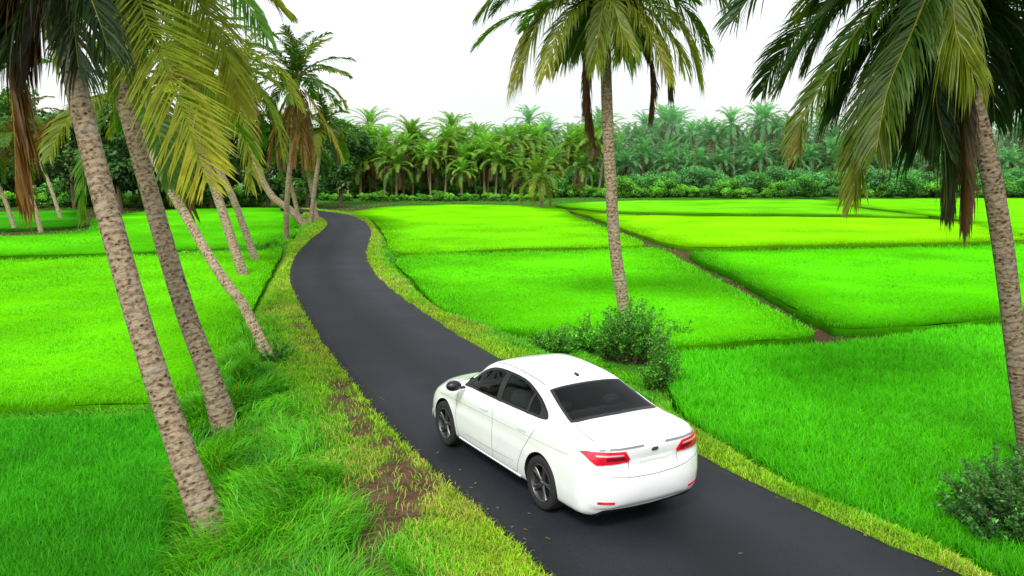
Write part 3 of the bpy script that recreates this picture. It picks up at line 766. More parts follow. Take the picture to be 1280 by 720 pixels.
def near_palm(name, label, base, trunk_px, depths, r0, r1, fronds, fill=None, shade=1.0, flare=1.5, leaf=0.8, nleaf=110, sheath=True, ncoco=6, crown_top=None, width=0.036, group=None, segs=16, off=0.0):
    """trunk through photo positions at given depths; fronds: explicit curves; fill: ordinary fronds all around"""
    leaf = leaf * .84
    pts = [base - np.array([0, 0, 0.1])] + [at_depth(px, py, y) for (px, py), y in zip(trunk_px, depths)]
    root = empty(name, base); org = np.array(base)
    pts = [p - org for p in pts]
    tag(root, label, 'palm tree', group or 'coconut palms leaning along the road')
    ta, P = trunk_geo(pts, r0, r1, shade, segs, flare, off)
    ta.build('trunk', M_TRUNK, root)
    c = P[-1]; ax = (P[-1] - P[-8]); ax /= np.linalg.norm(ax)
    if sheath:
        sa = Acc()
        for i in range(14):
            az = i * 2.4; o_ = np.array([math.cos(az), math.sin(az), 0]) * r1 * 0.8
            q = [c - ax * 0.55 + o_ * 0.9, c - ax * 0.25 + o_ * 1.5, c + ax * 0.1 + o_ * 2.2, c + ax * 0.35 + o_ * 3.4]
            V, F, _ = tube(resample(spline(q, 4), 8), np.linspace(0.045, 0.03, 8), 6); sa.add(V, F)
        sa.build('leaf_sheath', M_FIBRE, root)
    for f in fronds:
        px = f['px']; dp = f['y']; dp = np.interp(np.linspace(0, 1, len(px)), np.linspace(0, 1, len(dp)), dp)
        q = [at_depth(x, y, d) - org for (x, y), d in zip(px, dp)]
        q = [c] + q if f.get('from_crown', True) else q
        fa = Acc()
        kw = {k: v for k, v in f.items() if k not in ('px', 'y', 'from_crown', 'name', 'label')}
        kw.setdefault('leaf', leaf); kw.setdefault('nleaf', nleaf); kw.setdefault('width', width)
        frond_geo(fa, spline(q, 8), **kw)
        o = fa.build(f.get('name', 'frond'), M_LEAF, root)
        if f.get('label'): o['label'] = f['label']
    if fill:
        for (az, el, L_, bend, col) in fill:
            fa = Acc()
            frond_geo(fa, frond_path(c, math.radians(az), math.radians(el), L_, math.radians(bend)), nleaf, leaf, width, 0.4, np.array(col), None)
            fa.build('dried_frond' if col is BROWN else 'frond', M_LEAF, root)
    nuts(c, ncoco, root)
    return root

def ring(n, els, L_, bend, cols, az0=0, rs=None, skip=None):
    rs = rs or np.random.default_rng(int(az0) + n)
    out = []
    for i in range(n):
        az = (az0 + i * 137.5) % 360
        el = els[0] + (els[1] - els[0]) * i / max(1, n - 1) + rs.normal(0, 5)
        if skip and skip(az, el): continue
        out.append((az, el, L_ * rs.uniform(0.88, 1.08), bend + rs.normal(0, 8), cols[i % len(cols)]))
    return out
G1 = GREEN; G2 = GREEN * 1.3; YG = np.array([0.28, 0.35, 0.012]); OL = np.array([0.15, 0.21, 0.01]); DG = np.array([0.03, 0.08, 0.010])

# -- the two big leaning palms at the left
b = on_ground(268, 657)
near_palm('coconut_palm', 'thick leaning coconut palm at the front left, its trunk foot nearest the camera', b,
          [(240, 600), (190, 455), (150, 320), (115, 190), (85, 60), (72, -20), (62, -75)], [b[1] + .05, b[1] + .3, b[1] + .55, b[1] + .8, b[1] + 1.0, b[1] + 1.1, b[1] + 1.2], 0.165, 0.125,
          [dict(px=[(20, -20), (10, 60), (18, 160), (20, 235)], y=[b[1] + 1, b[1] + .8], col=BROWN * 0.55, tip=np.array([0.36, 0.17, 0.02]), droop=0.9, vee=-.2, spread=.6, name='dried_frond', label='hanging dark frond with an orange tip'),
           dict(px=[(30, -30), (-20, 40), (-40, 130), (-30, 210)], y=[b[1] + 1, b[1] + .6], col=BROWN * 0.5, tip=BROWN * 1.2, droop=0.9, spread=.6, name='dried_frond'),
           dict(px=[(40, -50), (20, -10), (-10, 60)], y=[b[1] + 1.2, b[1] + 1], col=DG * 0.8, droop=0.8),
           dict(px=[(60, -50), (50, 0), (38, 75)], y=[b[1] + 1.0, b[1] + .8], col=BROWN * 0.3, tip=BROWN * .4, droop=0.9, leaf=.5, spread=.6, name='dried_frond')]
          + [dict(px=[(x0, -40), (x1, 10), (x2, y2)], y=[b[1] + 1.0, b[1] + .7], col=DG * k_ * .7, tip=DG * k_, droop=.75, leaf=.6, spread=1.0, nleaf=60, width=.026) for x0, x1, x2, y2, k_ in ((84, 90, 98, 84, .7), (95, 118, 134, 58, .9), (50, 26, 4, 70, .6))],
          fill=ring(13, (80, 10), 3.4, 65, [OL, G1, OL], 20, skip=lambda az, el: el < 25 and 200 < az < 340), shade=0.9, leaf=0.75, off=0.3)
b = on_ground(284, 533)
B2Y = b[1]
HERO = 1
near_palm('coconut_palm', 'leaning coconut palm just behind the front left one, with a broad yellow-green frond', b,
          [(262, 470), (232, 390), (200, 285), (172, 185), (148, 95), (136, 30), (130, -30)], [b[1], b[1] + .2, b[1] + .4, b[1] + .6, b[1] + .7, b[1] + .75, b[1] + .8], 0.175, 0.125,
          [dict(px=[(150, -60), (185, 30), (222, 120), (258, 228)], y=[b[1] + .3, b[1] - .8], col=np.array([0.44, 0.50, 0.05]), tip=np.array([0.85, 0.70, 0.05]), droop=0.12, leaf=1.05, nleaf=90, width=.029, vee=0, spread=1.15, sidev=np.array([0.98, 0.1, 0.1]), label='broad yellow-green frond hanging in front'),
           dict(px=[(140, -50), (150, 0), (152, 80), (128, 95)][:3], y=[b[1] + .5, b[1] - .1], col=np.array([0.13, 0.24, 0.015]), tip=YG, droop=0.9, leaf=.8, spread=.5),
           dict(px=[(120, -50), (98, 0), (82, 60)], y=[b[1] + .5, b[1] + .3], col=np.array([0.16, 0.24, 0.015]), tip=YG, droop=0.8, leaf=.6, spread=.6),
           dict(px=[(175, -80), (240, -10), (280, 60), (300, 130)], y=[b[1] + 1.2, b[1] + 1.2], col=YG * .8, tip=YEL, droop=0.4, leaf=.9, sidev=np.array([.8, .5, .2])),
           dict(px=[(190, -100), (260, -60), (300, -10), (334, 48)], y=[b[1] + .3, b[1] - 1.0], col=np.array([0.10, 0.26, 0.015]), tip=np.array([0.12, 0.34, 0.02]), droop=0.8, leaf=.55),
           dict(px=[(130, -50), (60, -10), (10, 40)], y=[b[1] + 1.5, b[1] + 2.2], col=G1, droop=0.7)],
          fill=ring(12, (80, 15), 3.4, 65, [OL, YG * .8, G2], 60, skip=lambda az, el: el < 30 and 200 < az < 345), shade=0.85, leaf=0.8, off=7.1)

# -- thin trunks farther along the left bank
b = on_ground(341, 452)
near_palm('coconut_palm', 'thin pale coconut palm with a kinked dark lower trunk leaning from the left bank', b,
          [(322, 418), (303, 380), (290, 363), (270, 335), (238, 280), (205, 222), (183, 175), (165, 120)], [b[1], b[1] + .1, b[1] + .1, b[1] + .4, b[1] + 1.0, b[1] + 1.5, b[1] + 2, b[1] + 2.4], 0.105, 0.10,
          [dict(px=[(190, 110), (215, 160), (225, 230)], y=[b[1] + 2, b[1] + 1], col=OL, tip=YG, droop=0.8)],
          fill=ring(16, (80, -35), 3.2, 75, [G1, OL, G2, BROWN], 100), shade=1.55, leaf=0.7, nleaf=46, width=.055, off=12, flare=1.25)
b = on_ground(309, 352)
near_palm('coconut_palm', 'coconut palm with a speckled trunk and yellowing drooping fronds, midway along the left bank', b,
          [(296, 320), (280, 270), (265, 225), (250, 180), (236, 130), (228, 90)], [b[1], b[1] + .3, b[1] + .5, b[1] + .8, b[1] + 1, b[1] + 1.1], 0.20, 0.15,
          [dict(px=[(250, 75), (300, 60), (350, 88), (372, 130)], y=[b[1] + 1, b[1]], col=OL, tip=YEL, droop=0.6, leaf=1.0),
           dict(px=[(250, 90), (290, 120), (310, 180), (312, 235)], y=[b[1] + .5, b[1] - .8], col=np.array([0.2, 0.25, 0.02]), tip=YEL, droop=0.5, leaf=1.0),
           dict(px=[(255, 80), (300, 90), (340, 140), (352, 190)], y=[b[1] + 1, b[1] + .8], col=OL, tip=YG, droop=0.7, leaf=.9),
           dict(px=[(240, 110), (258, 150), (276, 200)], y=[b[1] + .3, b[1] - .6], col=np.array([0.24, 0.26, 0.02]), tip=YEL, droop=0.7, leaf=.9)],
          fill=ring(22, (85, -40), 3.9, 75, [G1, OL, G2, YG], 10), shade=1.0, leaf=0.9, nleaf=46, width=.065, off=15, flare=1.3)
b = on_ground(322, 331)
near_palm('coconut_palm', 'pale trunked coconut palm close behind the speckled one on the left bank', b,
          [(305, 285), (290, 245), (270, 205), (252, 160), (240, 110), (236, 60)], [b[1], b[1] + .3, b[1] + .6, b[1] + .9, b[1] + 1.2, b[1] + 1.4], 0.17, 0.13,
          [], fill=ring(22, (85, -40), 4.0, 78, [G1, G2, OL], 200), shade=1.2, leaf=0.9, nleaf=40, width=.07, off=19, flare=1.3)

# -- group by the bend
b = on_ground(383, 282)
near_palm('coconut_palm', 'strongly leaning coconut palm bending left above the road bend', b,
          [(362, 262), (340, 245), (322, 210), (314, 170), (306, 130), (302, 98)], [b[1], b[1] + .3, b[1] + .6, b[1] + 1, b[1] + 1.2, b[1] + 1.4], 0.26, 0.18,
          [], fill=ring(24, (85, -50), 4.6, 75, [G1, G2, OL, BROWN], 33), shade=0.8, leaf=1.1, nleaf=36, width=.10, off=23, flare=1.2, segs=12)
b = on_ground(358, 303)
near_palm('coconut_palm', 'tall upright coconut palm left of the road bend with a skirt of brown dead fronds', b,
          [(358, 270), (360, 235), (364, 190), (370, 140), (371, 98)], [b[1], b[1] + .2, b[1] + .4, b[1] + .6, b[1] + .7], 0.17, 0.14,
          [dict(px=[(x0, 130), (x1, 170), (x2, 205)], y=[b[1] + .4, b[1] + .2], col=BROWN * k_, tip=BROWN * 1.8, droop=0.9, spread=.5, leaf=.7, name='dried_frond')
           for x0, x1, x2, k_ in ((362, 352, 350, 1.2), (372, 370, 368, 1.6), (380, 386, 388, 1.1), (376, 378, 380, 1.8), (355, 342, 338, 1.0), (366, 360, 357, 1.9))] +
          [dict(px=[(385, 120), (410, 160), (428, 200)], y=[b[1] + .4, b[1] + .2], col=np.array([0.36, 0.26, 0.03]), tip=YEL, droop=0.7, leaf=.7, name='dried_frond')],
          fill=ring(28, (88, -10), 3.5, 60, [DG * 1.3, G1, G1, OL], 77), shade=0.75, leaf=0.85, nleaf=36, width=.08, off=29, flare=1.1, segs=12)
for i, (x, y, xs, h, dl) in enumerate([(388, 279, 405, 160, 'slim coconut palm at the bend leaning right over the road'), (397, 276, 376, 182, 'short coconut palm nearest the asphalt where the road bends away'), (376, 284, 345, 165, 'slim coconut palm at the bend leaning left in the palm group')]):
    b = on_ground(x, y)
    near_palm('coconut_palm', dl, b, [(x + (xs - x) * .3, y - (y - h) * .35), (x + (xs - x) * .7, y - (y - h) * .75), (xs, h)], [b[1] + .1, b[1] + .3, b[1] + .5], 0.17, 0.13,
              [], fill=ring(18, (85, -30), 2.7, 75, [G1, DG, OL, G2], 140 + 50 * i), shade=0.85, leaf=0.85, nleaf=30, width=.10, off=33 + i, flare=1.1, segs=10, ncoco=3)

# -- the palm beside the car
b = on_ground(787, 418); Y0 = b[1]
fr = [dict(px=[(725, -25), (670, -28), (630, -12), (597, 22)], y=[Y0 + .2, Y0 + .8], col=G1, tip=OL, droop=.75),
      dict(px=[(730, -10), (690, 5), (665, 45), (651, 98)], y=[Y0, Y0 - .8], col=np.array([.10, .15, .015]), tip=YEL, droop=.7, leaf=.95),
      dict(px=[(735, 0), (705, 25), (690, 62), (682, 92)], y=[Y0, Y0 - 1.4], col=np.array([.14, .20, .015]), tip=YEL, droop=.7),
      dict(px=[(800, -25), (850, -30), (890, -15), (916, 20)], y=[Y0 + .2, Y0 + .6], col=G1, tip=OL, droop=.75),
      dict(px=[(785, -5), (825, 0), (855, 40), (872, 92)], y=[Y0, Y0 - .6], col=np.array([.11, .17, .015]), tip=YG, droop=.7, leaf=.95),
      dict(px=[(780, 0), (805, 25), (822, 60), (832, 95)], y=[Y0, Y0 - 1.2], col=np.array([.16, .21, .015]), tip=YEL, droop=.7),
      dict(px=[(745, 20), (738, 75), (736, 120), (742, 168)], y=[Y0, Y0 - .3], col=BROWN * .45, tip=BROWN * .5, droop=1.0, spread=.3, leaf=.5, name='dried_frond', label='dark dead frond hanging left of the trunk'),
      dict(px=[(780, 10), (803, 50), (814, 95), (811, 146)], y=[Y0, Y0 - .4], col=BROWN * .3, tip=BROWN * .3, droop=1.0, spread=.3, leaf=.4, name='dried_frond'),
      dict(px=[(785, 5), (818, 35), (832, 75), (836, 118)], y=[Y0, Y0 + .4], col=DG * .8, tip=BROWN * .4, droop=1.0, spread=.5, leaf=.5),
      dict(px=[(755, 0), (750, 30), (745, 78)], y=[Y0 - .3, Y0 - .9], col=np.array([.15, .2, .02]), tip=YG, droop=.8, spread=.7, leaf=.6),
      dict(px=[(765, 0), (775, 30), (790, 62)], y=[Y0 - .3, Y0 - 1.0], col=np.array([.18, .24, .02]), tip=YG, droop=.8, spread=.7, leaf=.6),
      dict(px=[(740, -5), (725, 20), (717, 58)], y=[Y0 + .4, Y0 + 1.0], col=DG, tip=G1, droop=.8, leaf=.7),
      dict(px=[(775, -5), (795, 20), (802, 60)], y=[Y0 + .4, Y0 + 1.0], col=DG, tip=G1, droop=.8, leaf=.7)]
for px_, c_, t_ in (([(735, -20), (700, -5), (672, 25), (655, 62)], G1, OL), ([(790, -20), (830, -12), (862, 20), (884, 62)], G1, OL), ([(745, 0), (722, 30), (704, 75)], YG * .6, YG),
                    ([(782, 0), (812, 15), (845, 55), (850, 80)], YG * .6, YG), ([(748, 0), (735, 25), (728, 60)], G1, YG), ([(770, 5), (780, 35), (778, 70)], G1, YG)):
    fr.append(dict(px=px_, y=[Y0 + .2, Y0 + rng.uniform(-.9, .9)], col=c_, tip=t_, droop=.75, leaf=.75))
near_palm('coconut_palm', 'slender coconut palm standing beside the car with dark dead fronds hanging from its crown', b,
          [(776, 360), (768, 300), (763, 220), (759, 140), (757, 60), (756, 10)], [Y0, Y0, Y0, Y0 + .05, Y0 + .1, Y0 + .1], 0.175, 0.135,
          fr, fill=ring(18, (85, 12), 3.3, 72, [G1, OL, G2], 5, skip=lambda az, el: el < 40 and 220 < az < 320), shade=0.95, leaf=.8, nleaf=90, width=.036, off=41, flare=1.15)

# -- the right hand palm
b = on_ground(1296, 600); Y0 = b[1]
fr = [dict(px=[(1150, -60), (1070, -20), (1015, 40), (976, 108)], y=[Y0 + .3, Y0 + .2], col=DG * 1.1, tip=G1 * 1.1, droop=.5, leaf=.6),
      dict(px=[(1150, -50), (1085, 20), (1035, 95), (1003, 150), (1000, 190)], y=[Y0, Y0 - .5], col=GREEN * 1.1, tip=np.array([.6, .30, .03]), droop=.45, leaf=.56, tpow=4),
      dict(px=[(1165, -30), (1120, 50), (1085, 130), (1068, 250)], y=[Y0, Y0 - .4], col=GREEN * .8, tip=np.array([.55, .50, .02]), droop=.6, leaf=.54, spread=.9, tpow=2.5, label='broad drooping frond with a yellow tip'),
      dict(px=[(1170, -30), (1140, 40), (1110, 110), (1095, 190)], y=[Y0 - .3, Y0 - 1.0], col=np.array([.06, .14, .010]), tip=np.array([.22, .24, .02]), droop=.7, leaf=.56, tpow=2.5),
      dict(px=[(1120, -60), (1040, -30), (1012, 10)], y=[Y0 + 1, Y0 + 1.6], col=G1, tip=YG, droop=.6),
      dict(px=[(1185, -20), (1170, 60), (1172, 140), (1190, 200)], y=[Y0, Y0 - .2], col=DG * .7, tip=DG, droop=.8, leaf=.7, spread=.8),
      dict(px=[(1195, -10), (1200, 80), (1202, 180), (1202, 272)], y=[Y0, Y0 - .3], col=BROWN * .35, tip=BROWN * 1.1, droop=1.0, spread=.3, leaf=.5, name='dried_frond', label='dark hanging dead frond left of the trunk'),
      dict(px=[(1190, -10), (1188, 80), (1184, 170), (1180, 258)], y=[Y0 + .2, Y0 + .2], col=DG * .6, tip=BROWN * .5, droop=1.0, spread=.35, leaf=.5),
      dict(px=[(1200, -20), (1230, 20), (1262, 70), (1290, 130)], y=[Y0 + .4, Y0 + .6], col=DG * .8, tip=DG, droop=.8, leaf=.8),
      dict(px=[(1200, -40), (1260, -30), (1310, 10), (1340, 70)], y=[Y0, Y0 - .4], col=DG, tip=G1, droop=.8, leaf=.8),
      dict(px=[(1190, -20), (1195, 40), (1215, 90)], y=[Y0 - .3, Y0 - .7], col=OL, tip=YG, droop=.8, leaf=.6, spread=.7),
      dict(px=[(1180, -20), (1150, 30), (1140, 110), (1150, 180)], y=[Y0 + .4, Y0 + .8], col=DG * .6, tip=DG, droop=.8, leaf=.75),
      dict(px=[(1160, -30), (1115, 30), (1075, 80), (1050, 130)], y=[Y0 + .5, Y0 + 1.0], col=DG * .7, tip=DG * 1.4, droop=.7, leaf=.8)]
for px_, c_, t_ in (([(1160, -40), (1105, 10), (1060, 70), (1040, 125)], DG, G1), ([(1175, -20), (1140, 40), (1125, 120), (1128, 175)], DG * .8, DG), ([(1190, -10), (1165, 60), (1158, 120), (1165, 170)], DG * .8, OL),
                    ([(1200, -10), (1225, 50), (1240, 110), (1243, 150)], DG * .8, DG), ([(1160, -50), (1090, -30), (1040, 20), (1010, 80)], DG, G1), ([(1210, -30), (1250, 20), (1270, 80), (1272, 125)], DG * .9, DG)):
    fr.append(dict(px=px_, y=[Y0 + .5, Y0 + .9], col=c_, tip=t_, droop=.6, leaf=.56))
near_palm('coconut_palm', 'curved coconut palm at the right edge whose big dark fronds hang over the paddies', b,
          [(1281, 520), (1268, 420), (1254, 310), (1236, 205), (1212, 110), (1195, 30), (1185, -30)], [Y0] * 4 + [Y0 + .05, Y0 + .1, Y0 + .1], 0.15, 0.125,
          fr, fill=ring(20, (85, 5), 3.6, 72, [DG, DG, G1, DG], 300, skip=lambda az, el: el < 45 and 225 < az < 330), shade=0.68, leaf=.85, nleaf=150, width=.026, off=47, flare=1.3)

# ------------------------------------------------------------------ bushes and broadleaf trees
def leaf_cloud(acc, centers, radii, n, size, col, rs, flat=0.6, light=0.5, aspect=0.5):
    centers = np.asarray(centers, float); radii = np.asarray(radii, float)
    w_ = radii ** 2; w_ = w_ / w_.sum(); k = rs.choice(len(centers), n, p=w_)
    v = rs.standard_normal((n, 3)); v /= np.linalg.norm(v, axis=1)[:, None]
    rad = rs.uniform(0.55, 1.05, n) ** 0.6
    p = centers[k] + v * (radii[k] * rad)[:, None] * np.array([1, 1, 0.8])
    nrm = v * 0.7 + rs.standard_normal((n, 3)) * 0.5 + np.array([0, 0, 0.5]); nrm /= np.linalg.norm(nrm, axis=1)[:, None]
    a_ = np.cross(nrm, rs.standard_normal((n, 3))); a_ /= np.linalg.norm(a_, axis=1)[:, None]; b_ = np.cross(nrm, a_)
    s = size * rs.uniform(0.6, 1.3, n)[:, None]
    V = np.stack([p - a_ * s, p + b_ * s * aspect - nrm * s * .12, p + a_ * s - nrm * s * 0.25, p - b_ * s * aspect - nrm * s * .12], 1).reshape(-1, 3)
    lob = rs.uniform(0.75, 1.25, len(centers))
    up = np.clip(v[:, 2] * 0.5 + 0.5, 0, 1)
    c = np.asarray(col)[None] * (lob[k] * (1 - light + 2 * light * up) * (1 + 0.18 * rs.standard_normal(n)))[:, None]  # light painted into the leaves: lobe tops lighter, undersides darker
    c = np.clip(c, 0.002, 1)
    acc.add(V, np.arange(n * 4).reshape(-1, 4), None, np.repeat(c, 4, 0))

def bush(name, label, base, w_, h, n, leaf, col, seed, lobes=9, group=None, stems=True, cat='bush', light=.5):
    rs = np.random.default_rng(seed); root = empty(name, base)
    cs, rd = [], []
    for i in range(lobes):
        a_ = rs.uniform(0, 2 * PI); r = w_ * 0.5 * rs.random() ** 0.6 * 0.75
        z = h * rs.uniform(0.25, 0.85) * (1 - 0.35 * (r / (w_ * .5)))
        cs.append((r * math.cos(a_), r * math.sin(a_), z)); rd.append(rs.uniform(0.12, 0.24) * min(w_, h * 1.3))
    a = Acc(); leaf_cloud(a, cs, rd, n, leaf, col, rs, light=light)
    a.build('foliage', M_BUSH, root)
    if stems:
        s = Acc()
        for c in cs:
            q = [(0, 0, -0.05), (c[0] * .3, c[1] * .3, c[2] * .5), c]
            V, F, _ = tube(resample(spline(q, 4), 6), np.linspace(0.018, 0.006, 6) * max(1, w_ / 1.2), 5); s.add(V, F)
        s.build('stem', M_WOOD, root)
    tag(root, label, cat, group)
    return root

def stem_bush(label, base, w_, h, stems, per, leaf, col, seed, up=.6):
    rs = np.random.default_rng(seed); root = empty('shrub', base); st, a = Acc(), Acc()
    for i in range(stems):
        az = rs.uniform(0, 2 * PI); r = w_ * .5 * rs.random() ** .55; hh = h * rs.uniform(.45, 1.08) * (1 - .45 * (r / (w_ * .5)) ** 2)
        b0 = np.array([math.cos(az) * r * .35, math.sin(az) * r * .35, -.03]); e = np.array([math.cos(az) * r, math.sin(az) * r, hh])
        mid = (b0 + e) / 2 + np.array([-math.cos(az) * r * .15 * up, -math.sin(az) * r * .15 * up, hh * .12]) + rs.normal(0, .04 * w_, 3)
        P = resample(spline([b0, mid, e], 5), 8); V, F, _ = tube(P, np.linspace(.009, .003, 8), 4); st.add(V, F)
        n = per; t = rs.uniform(.25, 1.02, n); fi = np.clip(t, 0, 1) * 7
        p = np.stack([np.interp(fi, np.arange(8), P[:, k]) for k in range(3)], 1) + rs.normal(0, leaf * 1.25, (n, 3)) * (1.25 - .6 * t)[:, None]
        nr = rs.standard_normal((n, 3)) * .6 + np.array([0, 0, .8]); nr /= np.linalg.norm(nr, axis=1)[:, None]
        q = np.cross(nr, rs.standard_normal((n, 3))); q /= np.linalg.norm(q, axis=1)[:, None]; b_ = np.cross(nr, q)
        s_ = leaf * rs.uniform(.6, 1.35, n)[:, None]
        V = np.stack([p - q * s_, p + b_ * s_ * .48 + nr * s_ * .1, p + q * s_ - nr * s_ * .35, p - b_ * s_ * .48 + nr * s_ * .1], 1).reshape(-1, 3)
        c = np.asarray(col)[None] * (rs.uniform(.7, 1.3) * (.45 + .85 * t) * (1 + .22 * rs.standard_normal(n)))[:, None]
        c[rs.random(n) < .05] *= 2.2
        a.add(V, np.arange(n * 4).reshape(-1, 4), None, np.repeat(np.clip(c, .003, 1), 4, 0))
    a.build('foliage', M_BUSH, root); st.build('stem', M_WOOD, root)
    tag(root, label, 'bush'); return root
g = on_ground(692, 446)
stem_bush('low dark leafy shrub on the verge behind the car roof', g, 1.35, .75, 80, 60, .030, (.09, .34, .02), 3)
g = on_ground(790, 452)
stem_bush('tall dark leafy shrub around the foot of the palm beside the car', g, 1.9, 1.5, 120, 60, .036, (.08, .31, .02), 4)
g = on_ground(728, 440)
stem_bush('leafy shrub between the low shrub and the palm foot behind the car', g, 1.1, .95, 50, 50, .034, (.09, .36, .02), 44)
g = on_ground(762, 450)
stem_bush('bright leafy shrub left of the palm foot beside the car', g, 1.0, 1.25, 40, 50, .034, (.06, .27, .014), 8)
g = on_ground(826, 492)
stem_bush('loose tall shrub right of the palm foot beside the car', g, 1.0, 1.35, 48, 55, .034, (.09, .34, .02), 9)
g = on_ground(850, 428)
stem_bush('sparse twiggy plant on the bund right of the palm beside the car', g, .8, .75, 12, 22, .036, (.06, .27, .014), 19)
g = on_ground(1268, 690)
stem_bush('big dark shrub in the lower right corner by the road', g, 1.75, 1.25, 170, 85, .027, (.06, .21, .035), 5)
g = on_ground(1320, 640)
stem_bush('dark shrub at the right edge beneath the curved palm', g, 1.3, 1.2, 90, 70, .028, (.028, .10, .022), 15)
g = on_ground(345, 452)
stem_bush('small weed clump at the foot of the kinked palm', g, .9, .5, 26, 40, .028, (.05, .26, .014), 6)

# ---- treeline
HZ = np.array([0.11, 0.35, 0.125])          # leaf green of the distant plantation with pale bluish haze mixed in
protoP = [far_palm(100 + i, np.array([.12, .31, .035]) * (1.0 + .28 * (i % 3)), [6.6, 5.2, 7.6, 4.4, 8.2][i], yel=0.45, n=32, nleaf=34, fl=3.5) for i in range(5)]
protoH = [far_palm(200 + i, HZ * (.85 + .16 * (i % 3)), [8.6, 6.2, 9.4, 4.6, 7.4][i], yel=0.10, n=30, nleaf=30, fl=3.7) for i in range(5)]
used = set()
def put(protos, px, py, Y, h_scale, label, group, rs, k=None):
    k = int(rs.integers(len(protos))) if k is None else k; pr = protos[k]
    p = at_depth(px, 300, Y); z = FIELD_Z
    loc = (p[0], Y, z); tl = (rs.normal(0, .05), rs.normal(0, .05)); rz = rs.uniform(0, 6.28)
    if id(pr) not in used:
        used.add(id(pr)); o = pr
        o.location = loc; o.rotation_euler = (tl[0], tl[1], rz); o.scale = (h_scale,) * 3
    else:
        o = copy_thing(pr, loc, rz, h_scale, tilt=tl)
    tag(o, label, 'palm tree', group)
    return o
rs = np.random.default_rng(77)
GP = 'green coconut palms at the edge of the treeline'
named = [(437, 103, .98, 'first green palm right of the road bend in the treeline'), (452, 106, 1.1, 'second green palm right of the road bend in the treeline'), (482, 104, .85, 'low bright palm between taller ones right of the road bend'),
         (508, 112, 1.3, 'tallest spiky palm in the treeline right of the road bend'), (540, 104, .95, 'wide crowned green palm in the middle of the green palm row'), (566, 108, 1.15, 'green palm with pale fronds left of the tall pair'),
         (577, 100, .72, 'short palm with drooping yellowish fronds at the paddy edge'), (606, 103, 1.13, 'tall pale palm standing at the right end of the green palm row'), (598, 108, .95, 'green palm half hidden behind the tall pale palm'),
         (652, 112, 1.2, 'slim palm with a visible white trunk in front of the hazy plantation'), (470, 115, 1.25, 'palm standing behind the low bright palm right of the bend'), (530, 117, 1.3, 'high palm behind the green palm row'),
         (425, 112, 1.15, 'palm right behind the vanishing point of the road')]
for px, Y, s, lb in named: put(protoP, px, 0, Y, s * .9, lb, GP, rs)
for i in range(22):
    x = 425 + 215 * (i + rs.random()) / 22; put(protoP, x, 0, rs.uniform(101, 109), rs.uniform(0.65, .95), 'green coconut palm among the front row of palms right of the road bend', 'front row of green palms', rs)
for i in range(46):
    x = rs.uniform(385, 760); put(protoP, x, 0, rs.uniform(108, 132), rs.uniform(0.8, 1.08), 'green coconut palm standing deep in the treeline behind the front row', 'green palms behind the front row', rs)
for i in range(170):
    x = 630 + 800 * (i + rs.random()) / 170; Y = rs.uniform(122, 165)
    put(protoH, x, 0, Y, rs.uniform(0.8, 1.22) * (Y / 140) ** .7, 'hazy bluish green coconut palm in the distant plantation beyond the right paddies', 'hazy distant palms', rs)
for i in range(26):
    x = rs.uniform(-120, 400); put(protoP, x, 0, rs.uniform(85, 125), rs.uniform(1.0, 1.3), 'coconut palm in the shady wood behind the left paddies', 'palms in the left wood', rs)
for i in range(6): pass
# small leaning palm in the paddy
root = far_palm(321, np.array([.10, .22, .015]), 3.2, n=28, fl=3.0, nleaf=34, yel=.6, lean=.9, dead=2)
g = on_ground(678, 262); root.location = Vector([float(c) for c in g]); tag(root, 'small short palm standing alone on a bund in the paddies', 'palm tree')
# leaning slim palms in the far left
for i, (x, y, tx, ty, lb) in enumerate([(20, 289, -25, 180, 'leftmost slim leaning palm on the far left bund'), (52, 291, 15, 175, 'second slim leaning palm on the far left bund'), (77, 276, 28, 150, 'slim pale leaning palm right of the other two on the far left bund')]):
    b = on_ground(x, y)
    near_palm('coconut_palm', lb, b, [(x + (tx - x) * .35, y + (ty - y) * .4), (tx, ty)], [b[1] + .1, b[1] + .4], .15, .11, [], fill=ring(18, (80, -40), 3.2, 75, [DG, G1, BROWN], 20 + i * 31), shade=1.15, leaf=.8, nleaf=26, width=.1, off=60 + i, flare=1.1, segs=9, ncoco=0)

# broadleaf trees and the undergrowth
def far_tree(seed, col, h, w_):
    rs = np.random.default_rng(seed); root = empty('broadleaf_tree', (0, 0, 0))
    ta = Acc()
    def limb(q, r0, r1):
        V, F, _ = tube(resample(spline(q, 5), 8), np.linspace(r0, r1, 8), 7); ta.add(V, F)
    limb([(0, 0, -.3), (.1, 0, h * .25), (0, .1, h * .6)], .28, .14)
    cs, rd = [], []
    for i in range(26):
        a_ = rs.uniform(0, 2 * PI); f = rs.random(); z = h * (0.22 + 0.72 * f); r = w_ * .5 * math.sqrt(max(0.05, 1 - (2 * f - 0.9) ** 2)) * rs.uniform(.35, 1)
        cs.append((r * math.cos(a_), r * math.sin(a_), z)); rd.append(rs.uniform(.09, .17) * h)
        if i % 3 == 0: limb([(0, 0, z * .5), (cs[-1][0] * .5, cs[-1][1] * .5, z * .8), cs[-1]], .09, .03)
    ta.build('trunk', M_WOOD, root)
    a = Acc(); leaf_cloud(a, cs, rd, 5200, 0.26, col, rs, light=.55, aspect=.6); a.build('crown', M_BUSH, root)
    tag(root, 'x', 'tree')
    return root
protoT = [far_tree(300 + i, np.array([.035, .10, .015]) * (1 + .25 * i), 9.5 + i, 7.5) for i in range(3)]
usedT = set()
